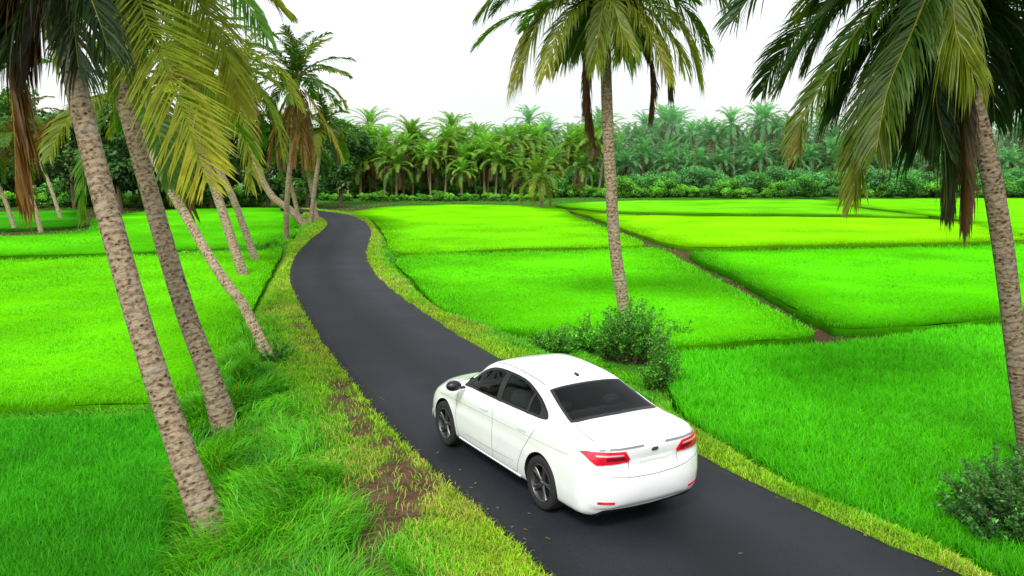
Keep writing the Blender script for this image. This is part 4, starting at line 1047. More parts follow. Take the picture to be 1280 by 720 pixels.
for i in range(26):
    x = -150 + 600 * (i + rs.random() * .8) / 26; Y = rs.uniform(78, 112); k = i % 3
    p = at_depth(x, 300, Y); loc = (p[0], Y, FIELD_Z); s = rs.uniform(.8, 1.25) * (1 if x < 300 else .75)
    if k in usedT: o = copy_thing(protoT[k], loc, rs.uniform(0, 6), s)
    else:
        usedT.add(k); o = protoT[k]; o.location = loc; o.scale = (s,) * 3
    tag(o, 'dense dark green broadleaf tree in the wood behind the left paddies', 'tree', 'broadleaf trees of the left wood')
def proto_bush(seed, col, w_, h, n=1500, leaf=.14):
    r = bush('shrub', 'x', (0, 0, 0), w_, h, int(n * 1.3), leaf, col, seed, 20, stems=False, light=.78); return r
pb = [proto_bush(401, (.10, .33, .02), 4.2, 2.6, 2200, .13), proto_bush(402, (.07, .27, .035), 5.0, 3.6, 2800, .13), proto_bush(403, (.14, .40, .02), 3.4, 2.0, 1800, .12), proto_bush(404, (.08, .27, .07), 5.5, 5.0, 3600, .14)]  # the last one has a bluish haze tint in its leaf colour
ub = set()
def put_bush(k, x, Y, s, lb, gr):
    p = at_depth(x, 300, Y); loc = (p[0], Y, FIELD_Z)
    if k in ub: o = copy_thing(pb[k], loc, rs.uniform(0, 6), s)
    else:
        ub.add(k); o = pb[k]; o.location = loc; o.scale = (s,) * 3
    tag(o, lb, 'bush', gr)
for i in range(95):
    x = -80 + 1480 * (i + rs.random()) / 95
    Yb = 106 if x > 380 else 84
    put_bush([2, 0, 1, 2][int(rs.integers(4))] if x < 700 else [0, 1, 2, 0][int(rs.integers(4))], x, Yb + rs.uniform(-1, 4), rs.uniform(.42, 1.1) * rs.uniform(.85, 1.2), 'leafy green bush in the hedge at the foot of the treeline', 'hedge bushes at the foot of the treeline')
for i in range(26):
    x = 405 + 270 * (i + rs.random()) / 26
    put_bush([2, 0][int(rs.integers(2))], x, rs.uniform(98, 100), rs.uniform(.32, .6), 'small bright bush at the paddy edge below the green palms', 'small bushes below the green palms')
for i in range(70):
    x = 380 + 1020 * (i + rs.random()) / 70
    put_bush([1, 3][int(rs.integers(2))], x, rs.uniform(111, 116), rs.uniform(.8, 1.1), 'taller bush behind the hedge at the foot of the palms', 'tall bushes behind the hedge')
for i in range(90):
    x = 380 + 1020 * (i + rs.random()) / 90
    put_bush(3, x, rs.uniform(135, 165), rs.uniform(1.5, 2.3), 'large misty bush among the trunks of the distant palms', 'misty undergrowth of the plantation')
for i in range(60):
    x = 640 + 760 * (i + rs.random()) / 60
    put(protoH, x, 0, rs.uniform(115, 122), rs.uniform(0.7, .95), 'haze-tinted bluish green palm at the front of the distant plantation right behind the hedge', 'front palms of the distant plantation', rs, k=[1, 3][i % 2])
def haze():
    import bmesh
    bm = bmesh.new(); bmesh.ops.create_cube(bm, size=1, matrix=Matrix.Translation((60, 172, 9)) @ Matrix.Diagonal((420, 110, 20, 1)))
    me = bpy.data.meshes.new('haze'); bm.to_mesh(me); bm.free()
    m, nt, out = newmat('haze'); v = N(nt, 'ShaderNodeVolumeScatter'); v.inputs['Color'].default_value = (.86, 1.0, .97, 1); v.inputs['Density'].default_value = .0026
    nt.links.new(v.outputs[0], out.inputs['Volume']); me.materials.append(m)
    o = bpy.data.objects.new('haze', me); COL.objects.link(o); tag(o, 'thin pale mist hanging among the distant palms', 'haze', kind='stuff')
haze()
SC.cycles.volume_bounces = 4
# ------------------------------------------------------------------ the car
SC.view_settings.view_transform = 'Standard'; SC.view_settings.look = 'None'; SC.view_settings.exposure = 0; SC.view_settings.gamma = 1
def glass_mat():
    m, nt, out = newmat('tinted_window'); L = nt.links.new
    t = N(nt, 'ShaderNodeBsdfTransparent'); t.inputs[0].default_value = (.15, .20, .19, 1)
    g = N(nt, 'ShaderNodeBsdfGlossy'); g.inputs['Roughness'].default_value = .02; g.inputs[0].default_value = (1, 1, 1, 1)
    f = N(nt, 'ShaderNodeFresnel'); f.inputs[0].default_value = 1.22
    x = N(nt, 'ShaderNodeMixShader'); L(f.outputs[0], x.inputs[0]); L(t.outputs[0], x.inputs[1]); L(g.outputs[0], x.inputs[2]); L(x.outputs[0], out.inputs[0])
    return m
def car():
    # x forward from the rear axle, y left, z up
    ST = [ # x, z top, z shoulder, half width, half width at top edge, z bottom, drop of the top edge
        (-0.985, .985, .88, .800, .60, .30, .03), (-0.95, 1.030, .92, .830, .64, .24, .03), (-0.86, 1.060, .95, .845, .66, .20, .03), (-0.60, 1.085, .975, .853, .66, .19, .03),
        (-0.36, 1.105, .985, .858, .655, .19, .03), (-0.20, 1.150, .99, .860, .645, .19, .035), (0.05, 1.245, .99, .862, .61, .19, .045),
        (0.30, 1.335, .985, .863, .575, .19, .05), (0.50, 1.388, .98, .863, .56, .19, .055), (0.85, 1.425, .97, .863, .555, .19, .06), (1.25, 1.438, .96, .863, .56, .19, .06), (1.60, 1.418, .95, .863, .565, .19, .06),
        (1.85, 1.350, .945, .862, .58, .19, .05), (2.10, 1.195, .94, .860, .62, .19, .045), (2.32, 1.055, .925, .858, .67, .19, .035), (2.44, .985, .905, .856, .69, .19, .03),
        (2.62, .955, .875, .853, .67, .19, .03), (2.95, .900, .825, .848, .64, .20, .035), (3.22, .825, .755, .840, .61, .21, .035), (3.42, .735, .67, .825, .58, .22, .035), (3.56, .630, .57, .790, .54, .25, .035)]
    WIN_SIDE = [(2.04, 1.005), (1.22, 1.030), (.22, 1.060), (.24, 1.14), (.46, 1.245), (.74, 1.315), (1.02, 1.338), (1.38, 1.334), (1.60, 1.292), (1.82, 1.185)]
    ST = np.array(ST); xs = []
    for i in range(len(ST) - 1):
        m = max(2, int((ST[i + 1, 0] - ST[i, 0]) / 0.035)); xs += [(i + k / m) for k in range(m)]
    xs.append(len(ST) - 1)
    def interp(u):
        i = min(int(u), len(ST) - 2); t = u - i
        p = [ST[max(i - 1, 0)], ST[i], ST[i + 1], ST[min(i + 2, len(ST) - 1)]]
        h = p[2][0] - p[1][0]
        m1 = (p[2] - p[0]) / max(p[2][0] - p[0][0], 1e-6) * h; m2 = (p[3] - p[1]) / max(p[3][0] - p[1][0], 1e-6) * h
        return (2*t**3-3*t*t+1)*p[1] + (t**3-2*t*t+t)*m1 + (-2*t**3+3*t*t)*p[2] + (t**3-t*t)*m2
    def section(s):
        x, zt, zs, W, wr, zl, dr = s
        zm = zl + .40 * (zs - zl) + .02
        pts = [(0, zl), (W * .5, zl), (W - .10, zl), (W - .045, zl + .03), (W - .012, zl + .13), (W, zm), (W, zs - .30), (W - .012, zs - .16), (W - .020, zs - .075), (W - .045, zs - .022), (W - .090, zs + .004)]
        a = np.array([W - .105, zs + .010]); b = np.array([wr, zt - dr]); 
        h = b[1] - a[1]
        bul = 0.035 * np.clip(h / .4, 0, 1)
        for t in (.12, .5, .86):
            pts.append(tuple(a * (1 - t) + b * t + np.array([bul * math.sin(PI * t), 0])))
        pts += [(wr - .012 * (h > .2), zt - dr * .9), (wr - .05, zt - dr * .55), (wr * .72, zt - dr * .22), (wr * .36, zt - dr * .05), (0, zt)]
        P = np.array(pts)
        return resample_keep(P)
    def resample_keep(P):
        out = []
        n = len(P)
        for i in range(n - 1):
            p0 = P[i - 1] if i > 0 else P[0] * [-1, 1] + [0, 0]; p1 = P[i]; p2 = P[i + 1]; p3 = P[i + 2] if i + 2 < n else np.array([-P[n - 2][0], P[n - 2][1]])
            d1 = np.linalg.norm(p2 - p1) + 1e-9; d0 = np.linalg.norm(p1 - p0) + 1e-9; d2 = np.linalg.norm(p3 - p2) + 1e-9
            m1 = ((p2 - p1) / d1 * d0 + (p1 - p0) / d0 * d1) / (d0 + d1) * d1; m2 = ((p3 - p2) / d2 * d1 + (p2 - p1) / d1 * d2) / (d1 + d2) * d1
            for k in range(3):
                t = k / 3; out.append((2*t**3-3*t*t+1)*p1 + (t**3-2*t*t+t)*m1 + (-2*t**3+3*t*t)*p2 + (t**3-t*t)*m2)
        out.append(P[-1]); return np.array(out)
    rings = []
    for u in xs:
        s = interp(u); sec = section(s); rings.append(np.column_stack([np.full(len(sec), s[0]), sec]))
    # end faces
    def caps(r, dx, zc):
        out = []
        for f, o in ((.975, .012), (.93, .024), (.82, .034), (.62, .040), (.35, .042), (.04, .043)):
            q = r.copy(); q[:, 1] *= f; q[:, 2] = zc + (q[:, 2] - zc) * f; q[:, 0] += dx * o; out.append(q)
        return out
    rings = caps(rings[0], -1, .62)[::-1] + rings + caps(rings[-1], 1, .47)
    R = np.array(rings)                                      # n x m x 3, left half
    full = np.concatenate([R, (R * [1, -1, 1])[:, -2:0:-1]], 1)
    def shape(V):
        x, y, z = V[..., 0].copy(), V[..., 1].copy(), V[..., 2]
        ay = np.abs(y) / .86
        back = np.clip((-.35 - x) / .6, 0, 1); x = x + back * (.20 * ay ** 3.2)
        tail = np.clip((-.80 - x) / .15, 0, 1)
        x = x - tail * (.030 * np.exp(-((z - .50) / .16) ** 2)) + tail * .05 * np.clip((z - .66) / .1, 0, 1) * np.clip((.90 - z) / .1, 0, 1) * (1 - .5 * ay)
        fr = np.clip((x - 2.7) / .85, 0, 1); x = x - fr * (.50 * ay ** 2.3)
        hi = np.clip((z - 1.0) / .2, 0, 1)
        x = x - np.clip((x - 1.5) / .5, 0, 1) * np.clip((z - .97) / .08, 0, 1) * .20 * ay ** 2
        x = x + np.clip((.6 - x) / .4, 0, 1) * np.clip((x + .5) / .2, 0, 1) * np.clip((z - 1.0) / .1, 0, 1) * .12 * ay ** 2
        # flared arches and waist crease
        for ax in (0, 2.6):
            y = y * (1 + .014 * np.exp(-((x - ax) / .36) ** 2) * np.exp(-((z - .52) / .25) ** 2))
        y = y * (1 - .012 * np.exp(-((z - .70) / .05) ** 2) * np.clip((x + .4) / .5, 0, 1) * np.clip((3.0 - x) / .4, 0, 1))
        return np.stack([x, y, z], -1)
    full = shape(full)
    n, m = full.shape[:2]
    V = full.reshape(-1, 3); ii = np.arange(n * m).reshape(n, m); jj = np.roll(ii, -1, 1)
    F = np.stack([ii[:-1], jj[:-1], jj[1:], ii[1:]], -1).reshape(-1, 4).tolist()
    F.append(ii[0].tolist()); F.append(ii[-1][::-1].tolist())
    me = bpy.data.meshes.new('body'); me.from_pydata([tuple(v) for v in V], [], F); me.update()
    import bmesh
    bm = bmesh.new(); bm.from_mesh(me); bmesh.ops.recalc_face_normals(bm, faces=bm.faces); bm.to_mesh(me); bm.free()
    bvh = BVHTree.FromPolygons([Vector(v) for v in V], F)
    # paint
    mp_, nt, out = newmat('white_paint'); L = nt.links.new
    b = N(nt, 'ShaderNodeBsdfPrincipled'); b.inputs['Base Color'].default_value = (.80, .81, .80, 1); b.inputs['Roughness'].default_value = .32
    b.inputs['Coat Weight'].default_value = 1.0; b.inputs['Coat Roughness'].default_value = .02; b.inputs['Coat IOR'].default_value = 1.4
    tcn = N(nt, 'ShaderNodeTexCoord'); nz_ = N(nt, 'ShaderNodeTexNoise'); nz_.inputs['Scale'].default_value = 3; nz_.inputs['Detail'].default_value = 6; L(tcn.outputs['Object'], nz_.inputs['Vector'])
    L(ramp(nt, nz_.outputs[0], [(.3, (.90, .92, .935)), (.6, (.93, .95, .965))]), b.inputs['Base Color']); L(b.outputs[0], out.inputs[0])
    M_GLASS = principled('dark_glass', (.006, .010, .010), .03, spec=.75)
    M_GLASS = glass_mat()
    M_TRIM = principled('black_trim', (.010, .010, .011), .35)
    M_SEAM = principled('panel_gap', (.16, .17, .17), .7)
    M_CREASE = principled('shaded_paint', (.66, .68, .68), .3, coat=.8)  # darker copy of the paint, stands for shade along the creases
    M_CHROME = principled('chrome', (.30, .31, .33), .25, metal=.8)
    M_RED = principled('red_lens', (.80, .012, .04), .12, spec=.7, noise=.25, nscale=14)
    M_REDD = principled('red_lens_dark', (.30, .004, .012), .2)
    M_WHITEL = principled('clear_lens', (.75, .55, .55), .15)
    M_TYRE = principled('tyre_rubber', (.014, .014, .015), .8, noise=.3, nscale=30)
    M_RIM = principled('rim_alloy', (.12, .12, .125), .3, metal=.75)
    M_DARK = principled('wheel_well', (.008, .008, .008), .9)
    M_SEAT = principled('seat_fabric', (.40, .39, .36), .9, noise=.3)
    root = empty('car', at(*CARPX, 0) if False else (CAR[0], CAR[1], CARZ), CAR[2])
    tag(root, 'white four-door saloon car driving away on the lane, with red tail lamps', 'car')
    body = bpy.data.objects.new('body', me); COL.objects.link(body)
    me.materials.append(mp_); me.materials.append(M_DARK)
    # wheel arches
    cutters = []
    for ax in (0, 2.6):
        for sy in (1, -1):
            bm = bmesh.new(); bmesh.ops.create_cone(bm, cap_ends=True, segments=48, radius1=.352, radius2=.352, depth=.34, matrix=Matrix.Translation((ax, sy * .80, .335)) @ Matrix.Rotation(PI / 2, 4, 'X'))
            cm = bpy.data.meshes.new('cut'); bm.to_mesh(cm); bm.free(); cm.materials.append(mp_); cm.materials.append(M_DARK)
            for p in cm.polygons: p.material_index = 1
            co = bpy.data.objects.new('cut', cm); COL.objects.link(co); cutters.append(co)
            md = body.modifiers.new('b', 'BOOLEAN'); md.operation = 'DIFFERENCE'; md.object = co; md.solver = 'EXACT'
    def prism(poly, axis, lo, hi):
        n_ = len(poly); vs = []
        for h_ in (lo, hi):
            for (u_, v_) in poly: vs.append((u_, h_, v_) if axis == 1 else (u_, v_, h_))
        fs = [list(range(n_)), list(range(2 * n_ - 1, n_ - 1, -1))] + [[i, n_ + i, n_ + (i + 1) % n_, (i + 1) % n_] for i in range(n_)]
        cm = bpy.data.meshes.new('cut'); cm.from_pydata(vs, [], fs); bm = bmesh.new(); bm.from_mesh(cm); bmesh.ops.recalc_face_normals(bm, faces=bm.faces); bm.to_mesh(cm); bm.free()
        cm.materials.append(mp_); cm.materials.append(M_DARK)
        for p in cm.polygons: p.material_index = 1
        co = bpy.data.objects.new('cut', cm); COL.objects.link(co); cutters.append(co)
        md = body.modifiers.new('b', 'BOOLEAN'); md.operation = 'DIFFERENCE'; md.object = co; md.solver = 'EXACT'
    prism(WIN_SIDE, 1, -2, 2)
    prism([(.30, .48), (.30, -.48), (.05, -.535), (-.25, -.58), (-.28, 0), (-.25, .58), (.05, .535)], 2, .93, 2)
    prism([(1.72, .50), (1.77, 0), (1.72, -.50), (2.12, -.59), (2.24, -.63), (2.36, 0), (2.24, .63), (2.12, .59)], 2, .93, 2)
    prism([(.02, .70), (.02, -.70), (2.15, -.70), (2.15, .70)], 2, .45, 1.09)
    body.modifiers.clear()
    for co in cutters:
        before = len(body.data.polygons)
        for solver, sf in (('EXACT', False), ('EXACT', True), ('FAST', False)):
            md = body.modifiers.new('b', 'BOOLEAN'); md.operation = 'DIFFERENCE'; md.object = co; md.solver = solver
            if sf: md.use_self = True
            dg = bpy.context.evaluated_depsgraph_get(); dg.update()
            nm = bpy.data.meshes.new_from_object(body.evaluated_get(dg)); body.modifiers.clear()
            if len(nm.polygons) > before * .8 and len(nm.polygons) != before: body.data = nm; break
            print('boolean retry', solver, before, len(nm.polygons))
    nm = body.data
    for c in cutters: bpy.data.objects.remove(c)
    for p in nm.polygons: p.use_smooth = True
    nm.set_sharp_from_angle(angle=math.radians(32))
    body.parent = root
    print('car body faces', len(nm.polygons))
    DIRS = {'side': (0, Vector((0, 1, 0))), 'top': (1, Vector((0, 0, 1))), 'rear': (2, Vector((-1, 0, 0))), 'front': (3, Vector((1, 0, 0)))}
    def cast(u, v, mode, sy=1):
        if mode == 'side': o_, d_ = Vector((u, sy * 3, v)), Vector((0, -sy, 0))
        elif mode == 'top': o_, d_ = Vector((u, v, 4)), Vector((0, 0, -1))
        elif mode == 'rear': o_, d_ = Vector((-4, u, v)), Vector((1, 0, 0))
        else: o_, d_ = Vector((7, u, v)), Vector((-1, 0, 0))
        h = bvh.ray_cast(o_, d_)
        return h[0], (h[1] if h[1] is not None and h[1].dot(d_) < 0 else (-h[1] if h[1] is not None else None))
    def panel(name, poly, mode, mat, off=.004, sy=1, step=.04, smooth_n=0, parent=None, holes=()):
        """a piece of trim or glass that follows the skin: polygon given in a side, top, rear or front view"""
        P = np.array(poly, float)
        if smooth_n: P = spline(P, smooth_n, True)
        pts = []
        for i in range(len(P)):
            a_, b_ = P[i], P[(i + 1) % len(P)]; k = max(1, int(np.linalg.norm(b_ - a_) / step))
            for j in range(k): pts.append(a_ + (b_ - a_) * j / k)
        P = np.array(pts); nb = len(P)
        gx, gy = np.meshgrid(np.arange(P[:, 0].min(), P[:, 0].max(), step), np.arange(P[:, 1].min(), P[:, 1].max(), step))
        I = np.column_stack([gx.ravel(), gy.ravel()])
        if len(I):
            k = in_poly(I[:, 0], I[:, 1], P) & (dist_poly(I[:, 0], I[:, 1], np.vstack([P, P[:1]])) > step * .4); I = I[k]
        edges = [(i, (i + 1) % nb) for i in range(nb)]; allv = [P, I]; k0 = len(P) + len(I)
        for h_ in holes:
            h_ = resample(np.vstack([h_, h_[:1]]), 60)[:-1]; allv.append(h_); edges += [(k0 + i, k0 + (i + 1) % len(h_)) for i in range(len(h_))]; k0 += len(h_)
        vs, es, fs, *_ = delaunay_2d_cdt([Vector((float(a_), float(b_))) for a_, b_ in np.vstack(allv)], edges, [list(range(nb))], 1, 1e-6)
        for h_ in holes:
            h_ = np.array(h_, float); ce = np.array([np.mean([vs[i] for i in f], axis=0) for f in fs]); ins_ = in_poly(ce[:, 0], ce[:, 1], h_); fs = [f for f, q_ in zip(fs, ins_) if not q_]
        W = []
        for v in vs:
            h, nn = cast(v[0], v[1], mode, sy)
            if h is None: W.append(None)
            else: W.append(h + nn * off)
        ok = [f for f in fs if all(W[i] is not None for i in f)]
        W = [w if w is not None else Vector((0, 0, .5)) for w in W]
        me_ = bpy.data.meshes.new(name); me_.from_pydata(W, [], ok); me_.update()
        bm = bmesh.new(); bm.from_mesh(me_); 
        for v in [v for v in bm.verts if not v.link_faces]: bm.verts.remove(v)
        bmesh.ops.recalc_face_normals(bm, faces=bm.faces)
        # rim towards the skin so that the piece has thickness
        be = [e for e in bm.edges if e.is_boundary]
        r_ = bmesh.ops.extrude_edge_only(bm, edges=be)
        nv = [v for v in r_['geom'] if isinstance(v, bmesh.types.BMVert)]
        for v in nv:
            q = bvh.find_nearest(v.co)
            if q[0] is not None: v.co = q[0] + (q[0] - v.co).normalized() * .002
        bm.to_mesh(me_); bm.free()
        for p in me_.polygons: p.use_smooth = True
        me_.set_sharp_from_angle(angle=math.radians(40))
        me_.materials.append(mat); o = bpy.data.objects.new(name, me_); COL.objects.link(o); o.parent = parent or root
        return o
    def line(name, pts, mode, mat, wdt=.006, off=.0025, sy=1, parent=None):
        P = resample(spline(pts, 6), max(4, int(sum(np.linalg.norm(np.diff(np.array(pts), axis=0), axis=1)) / .04)))
        T = np.gradient(P, axis=0); T /= np.linalg.norm(T, axis=1)[:, None]; Nn = np.column_stack([-T[:, 1], T[:, 0]]) * wdt / 2
        a_, b_ = P + Nn, P - Nn; W = []
        for p in np.concatenate([a_, b_]):
            h, nn = cast(p[0], p[1], mode, sy); W.append(h + nn * off if h is not None else None)
        k = len(P); fs = [(i, i + 1, k + i + 1, k + i) for i in range(k - 1) if all(W[j] is not None for j in (i, i + 1, k + i, k + i + 1))]
        W = [w if w is not None else Vector((0, 0, .5)) for w in W]
        me_ = bpy.data.meshes.new(name); me_.from_pydata(W, [], fs); me_.materials.append(mat)
        o = bpy.data.objects.new(name, me_); COL.objects.link(o); o.parent = parent or root; return o
    # windows
    for sy in (1, -1):
        tr = [(2.16, .975), (1.9, .988), (1.15, 1.003), (.45, 1.023), (.12, 1.038), (.05, 1.075), (.17, 1.155), (.42, 1.260), (.72, 1.338), (1.05, 1.363), (1.40, 1.358), (1.66, 1.308), (1.90, 1.18), (2.10, 1.04)]
        tm = panel('window_surround', tr, 'side', M_TRIM, .004, sy, smooth_n=3, holes=[WIN_SIDE])
        panel('front_window', [(2.06, 1.00), (1.22, 1.026), (1.22, 1.341), (1.40, 1.338), (1.61, 1.297), (1.84, 1.185)], 'side', M_GLASS, .001, sy, parent=tm)
        panel('rear_window', [(1.14, 1.028), (.50, 1.047), (.50, 1.262), (.74, 1.320), (1.02, 1.342), (1.14, 1.342)], 'side', M_GLASS, .001, sy, parent=tm)
        panel('quarter_window', [(.45, 1.049), (.21, 1.056), (.23, 1.145), (.45, 1.244)], 'side', M_GLASS, .001, sy, parent=tm)
        panel('door_pillar', [(1.24, 1.0), (1.12, 1.0), (1.12, 1.36), (1.24, 1.36)], 'side', M_TRIM, .005, sy, parent=tm)
        panel('door_pillar', [(.50, 1.02), (.455, 1.02), (.455, 1.27), (.50, 1.28)], 'side', M_TRIM, .005, sy, parent=tm)
        # door gaps
        for q in ([(2.12, .96), (2.20, .80), (2.21, .50), (2.17, .27)], [(1.18, .985), (1.17, .7), (1.16, .27)], [(.10, 1.0), (.20, .86), (.36, .66), (.48, .45), (.55, .27)], [(2.17, .27), (1.4, .262), (.55, .27)]):
            line('door_gap', q, 'side', M_SEAM, .007, .002, sy)
        line('crease_shade', [(2.75, .74), (1.9, .765), (.9, .79), (-.1, .82), (-.55, .835)], 'side', M_CREASE, .012, .0015, sy)
        line('crease_shade', [(1.95, .36), (1.3, .37), (.62, .40)], 'side', M_CREASE, .014, .0015, sy)
        for x in (1.30, .34): panel('door_handle', [(x, .845), (x + .20, .84), (x + .21, .865), (x + .20, .878), (x, .883), (x - .01, .865)], 'side', mp_, .016, sy, step=.03)
        panel('rocker_trim', [(2.15, .215), (.50, .215), (.48, .245), (2.17, .245)], 'side', mp_, .012, sy)
        # mirror
        bm = bmesh.new(); bmesh.ops.create_uvsphere(bm, u_segments=20, v_segments=12, radius=1)
        for v in bm.verts:
            v.co = Vector((v.co.x * .085 * (1 - .2 * v.co.y * sy), v.co.y * .11, v.co.z * .072)) + Vector((2.02, sy * .985, 1.03))
        m_ = bpy.data.meshes.new('mirror'); bm.to_mesh(m_); bm.free(); m_.materials.append(M_TRIM); [setattr(p, 'use_smooth', True) for p in m_.polygons]
        o = bpy.data.objects.new('mirror', m_); COL.objects.link(o); o.parent = root
        bm = bmesh.new(); bmesh.ops.create_cube(bm, size=1, matrix=Matrix.Translation((2.04, sy * .87, .985)) @ Matrix.Diagonal((.06, .14, .03, 1)))
        bmesh.ops.bevel(bm, geom=bm.edges[:], offset=.01, segments=2, affect='EDGES'); m_ = bpy.data.meshes.new('mirror_arm'); bm.to_mesh(m_); bm.free(); m_.materials.append(M_TRIM)
        a_ = bpy.data.objects.new('mirror_arm', m_); COL.objects.link(a_); a_.parent = o
        # lamps
        s = sy
        tl = panel('tail_lamp', [(s * y, z) for y, z in [(.805, .925), (.75, .936), (.60, .938), (.39, .930), (.325, .835), (.345, .800), (.60, .790), (.70, .795), (.76, .85)]], 'rear', M_RED, .010, step=.03)
        panel('lamp_band', [(s * y, z) for y, z in [(.60, .875), (.40, .872), (.375, .835), (.60, .835)]], 'rear', M_REDD, .013, step=.03, parent=tl)
        panel('lamp_pattern', [(s * y, z) for y, z in [(.70, .905), (.42, .903), (.41, .887), (.70, .889)]], 'rear', M_WHITEL, .013, step=.03, parent=tl)  # pale strip, the white pattern of the lamp
        line('lamp_chrome', [(s * .66, .953), (s * .5, .957), (s * .15, .962)], 'rear', M_CHROME, .016, .010)
        panel('reflector', [(s * .70, .365), (s * .52, .352), (s * .52, .378), (s * .70, .392)], 'rear', M_RED, .006, step=.03)
        panel('headlamp', [(s * y, z) for y, z in [(.76, .68), (.60, .65), (.50, .60), (.52, .55), (.72, .58)]], 'front', M_GLASS, .006, step=.03)
        panel('headlamp_side', [(2.98, .73), (3.16, .68), (3.20, .60), (3.08, .63)], 'side', M_GLASS, .006, sy, step=.03)
    panel('rear_windscreen', [(.335, .52), (.335, -.52), (.05, -.575), (-.285, -.625), (-.315, -.56), (-.335, 0), (-.315, .56), (-.285, .625), (.05, .575)], 'top', M_TRIM, .004, holes=[[(.305, .485), (.305, -.485), (.05, -.54), (-.255, -.585), (-.285, 0), (-.255, .585), (.05, .54)]])
    panel('rear_glass', [(.315, .495), (.32, 0), (.315, -.495), (.05, -.55), (-.265, -.60), (-.30, 0), (-.265, .60), (.05, .55)], 'top', M_GLASS, .003)
    panel('windscreen', [(1.70, .53), (1.75, 0), (1.70, -.53), (2.12, -.62), (2.26, -.66), (2.38, 0), (2.26, .66), (2.12, .62)], 'top', M_GLASS, .005)
    line('roof_moulding', [(1.6, .515), (1.2, .50), (.45, .51)], 'top', M_SEAM, .012, .003); line('roof_moulding', [(1.6, -.515), (1.2, -.50), (.45, -.51)], 'top', M_SEAM, .012, .003)
    line('sunroof_gap', [(1.50, .34), (1.52, 0), (1.50, -.34)], 'top', M_SEAM, .008, .0025); line('sunroof_gap', [(1.50, .34), (1.28, .345), (1.12, .34)], 'top', M_SEAM, .008, .0025)
    panel('roof_aerial', [(.56, .012), (.50, .02), (.47, 0), (.50, -.02), (.56, -.012)], 'top', M_TRIM, .018, step=.015)
    def cushion(name, c_, sz, mat, tilt=0, parent=None):
        bm = bmesh.new(); bmesh.ops.create_cube(bm, size=1, matrix=Matrix.Translation(c_) @ Matrix.Rotation(tilt, 4, 'Y') @ Matrix.Diagonal((*sz, 1)))
        bmesh.ops.bevel(bm, geom=bm.edges[:], offset=min(sz) * .35, segments=4, affect='EDGES'); m_ = bpy.data.meshes.new(name); bm.to_mesh(m_); bm.free(); m_.materials.append(mat)
        for p in m_.polygons: p.use_smooth = True
        o_ = bpy.data.objects.new(name, m_); COL.objects.link(o_); o_.parent = parent or root; return o_
    for sy in (1, -1):
        st_ = cushion('seat', (1.15, sy * .36, .86), (.14, .48, .56), M_SEAT, -.25)
        cushion('headrest', (1.06, sy * .36, 1.20), (.09, .24, .16), M_SEAT, -.2, st_)
        cushion('headrest', (.28, sy * .36, 1.09), (.09, .24, .13), M_SEAT, -.3)
    cushion('rear_bench', (.34, 0, .80), (.16, 1.25, .46), M_SEAT, -.35)
    cushion('parcel_shelf', (.02, 0, .955), (.46, 1.2, .03), M_SEAM)
    cushion('dashboard', (2.02, 0, .93), (.34, 1.32, .16), M_SEAT)
    sw = Acc(); u_ = np.linspace(0, 2 * PI, 29); V_, F_, _ = tube(np.column_stack([1.74 + .05 * np.sin(u_), -.36 + .18 * np.cos(u_), .98 + .17 * np.sin(u_)]), .014, 8); sw.add(V_, F_); sw.build('steering_wheel', M_TRIM, root)
    # boot lid
    line('boot_gap', [(-.345, .60), (-.36, 0), (-.345, -.60)], 'top', M_SEAM, .007, .002)
    for s in (1, -1):
        line('boot_gap', [(-.345, s * .60), (-.5, s * .645), (-.70, s * .665), (-.80, s * .66)], 'top', M_SEAM, .007, .002)
        line('boot_gap', [(s * .335, .80), (s * .34, .72), (s * .36, .64)], 'rear', M_SEAM, .007, .002)
        line('bumper_gap', [(s * .36, .64), (s * .55, .665), (s * .80, .70)], 'rear', M_SEAM, .005, .002)
    line('boot_gap', [(.36, .64), (0, .628), (-.36, .64)], 'rear', M_SEAM, .007, .002)
    panel('number_plate_recess', [(.26, .81), (-.26, .81), (-.28, .69), (.28, .69)], 'rear', mp_, .003)
    panel('number_plate', [(.21, .79), (-.21, .79), (-.21, .71), (.21, .71)], 'rear', principled('plate_white', (.8, .8, .8), .4), .008)
    panel('emblem', [(.05, .905), (.03, .925), (-.03, .925), (-.05, .905), (-.03, .885), (.03, .885)], 'rear', M_CHROME, .008, step=.02)
    panel('bumper_valance', [(.70, .215), (.40, .20), (-.40, .20), (-.70, .215), (-.62, .275), (0, .262), (.62, .275)], 'rear', M_TRIM, .006)
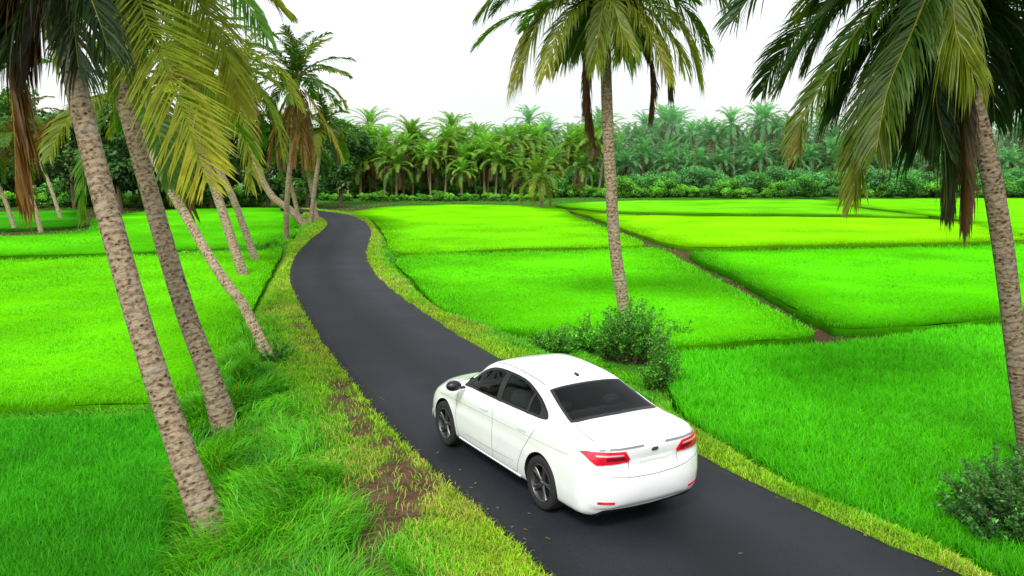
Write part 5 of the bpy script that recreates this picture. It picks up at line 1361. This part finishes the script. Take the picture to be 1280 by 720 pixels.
    # wheels
    def lathe(prof, seg, cx, side):
        u = np.linspace(0, 2 * PI, seg, endpoint=False); Vv = []; k = len(prof)
        for (r, yy) in prof: Vv.append(np.column_stack([r * np.cos(u), np.full(seg, yy * side), r * np.sin(u)]))
        Vv = np.concatenate(Vv); i2 = np.arange(k * seg).reshape(k, seg); j2 = np.roll(i2, -1, 1)
        return Vv, np.stack([i2[:-1], j2[:-1], j2[1:], i2[1:]], -1).reshape(-1, 4)
    for ax in (0, 2.6):
        for sy in (1, -1):
            wr_ = empty('wheel', (0, 0, 0)); wr_.parent = root; wr_.location = (ax, sy * .75, .32); wr_.rotation_euler = (0, random.uniform(0, 1), 0)
            a = Acc(); Vv, Ff = lathe([(.225, .10), (.25, .112), (.295, .112), (.314, .098), (.321, .07), (.321, 0), (.321, -.08), (.31, -.105), (.25, -.11), (.225, -.10)], 56, ax, sy); a.add(Vv, Ff); a.build('tyre', M_TYRE, wr_)
            a = Acc(); Vv, Ff = lathe([(.225, .102), (.215, .108), (.206, .098), (.200, .03), (.19, -.08)], 56, ax, sy); a.add(Vv, Ff)
            for s5 in range(5):
                for dd in (-.13, .13):
                    an = s5 * 2 * PI / 5; q = []
                    for r_, of, hw, yy in ((.03, 0, .022, .085), (.09, .35 * dd, .015, .088), (.15, .75 * dd, .012, .086), (.212, dd * 1.1, .014, .098)):
                        an_ = an + of; c_ = np.array([math.cos(an_), 0, math.sin(an_)]); p_ = np.array([-math.sin(an_), 0, math.cos(an_)])
                        base = c_ * r_
                        for (e, y2) in ((-hw, yy - .02), (-hw * .6, yy), (hw * .6, yy), (hw, yy - .02)): q.append(base + p_ * e + np.array([0, y2 * sy, 0]))
                    i2 = np.arange(16).reshape(4, 4); a.add(q, np.stack([i2[:-1, :-1], i2[:-1, 1:], i2[1:, 1:], i2[1:, :-1]], -1).reshape(-1, 4))
            Vv, Ff = lathe([(.001, .096), (.028, .094), (.034, .085), (.036, .05)], 24, ax, sy); a.add(Vv, Ff)
            a.build('rim', M_RIM, wr_)
            a = Acc(); Vv, Ff = lathe([(.001, .02), (.14, .02), (.145, .0), (.2, -.02), (.2, -.05)], 40, ax, sy); a.add(Vv, Ff); a.build('brake_disc', M_DARK, wr_)
    for o in root.children:
        if o.name.startswith('headlamp_side'): o.name = 'headlamp'
CAR = (1.07, 9.70, 2.094); CARZ = 0.045; CARPX = (0, 0)
car()
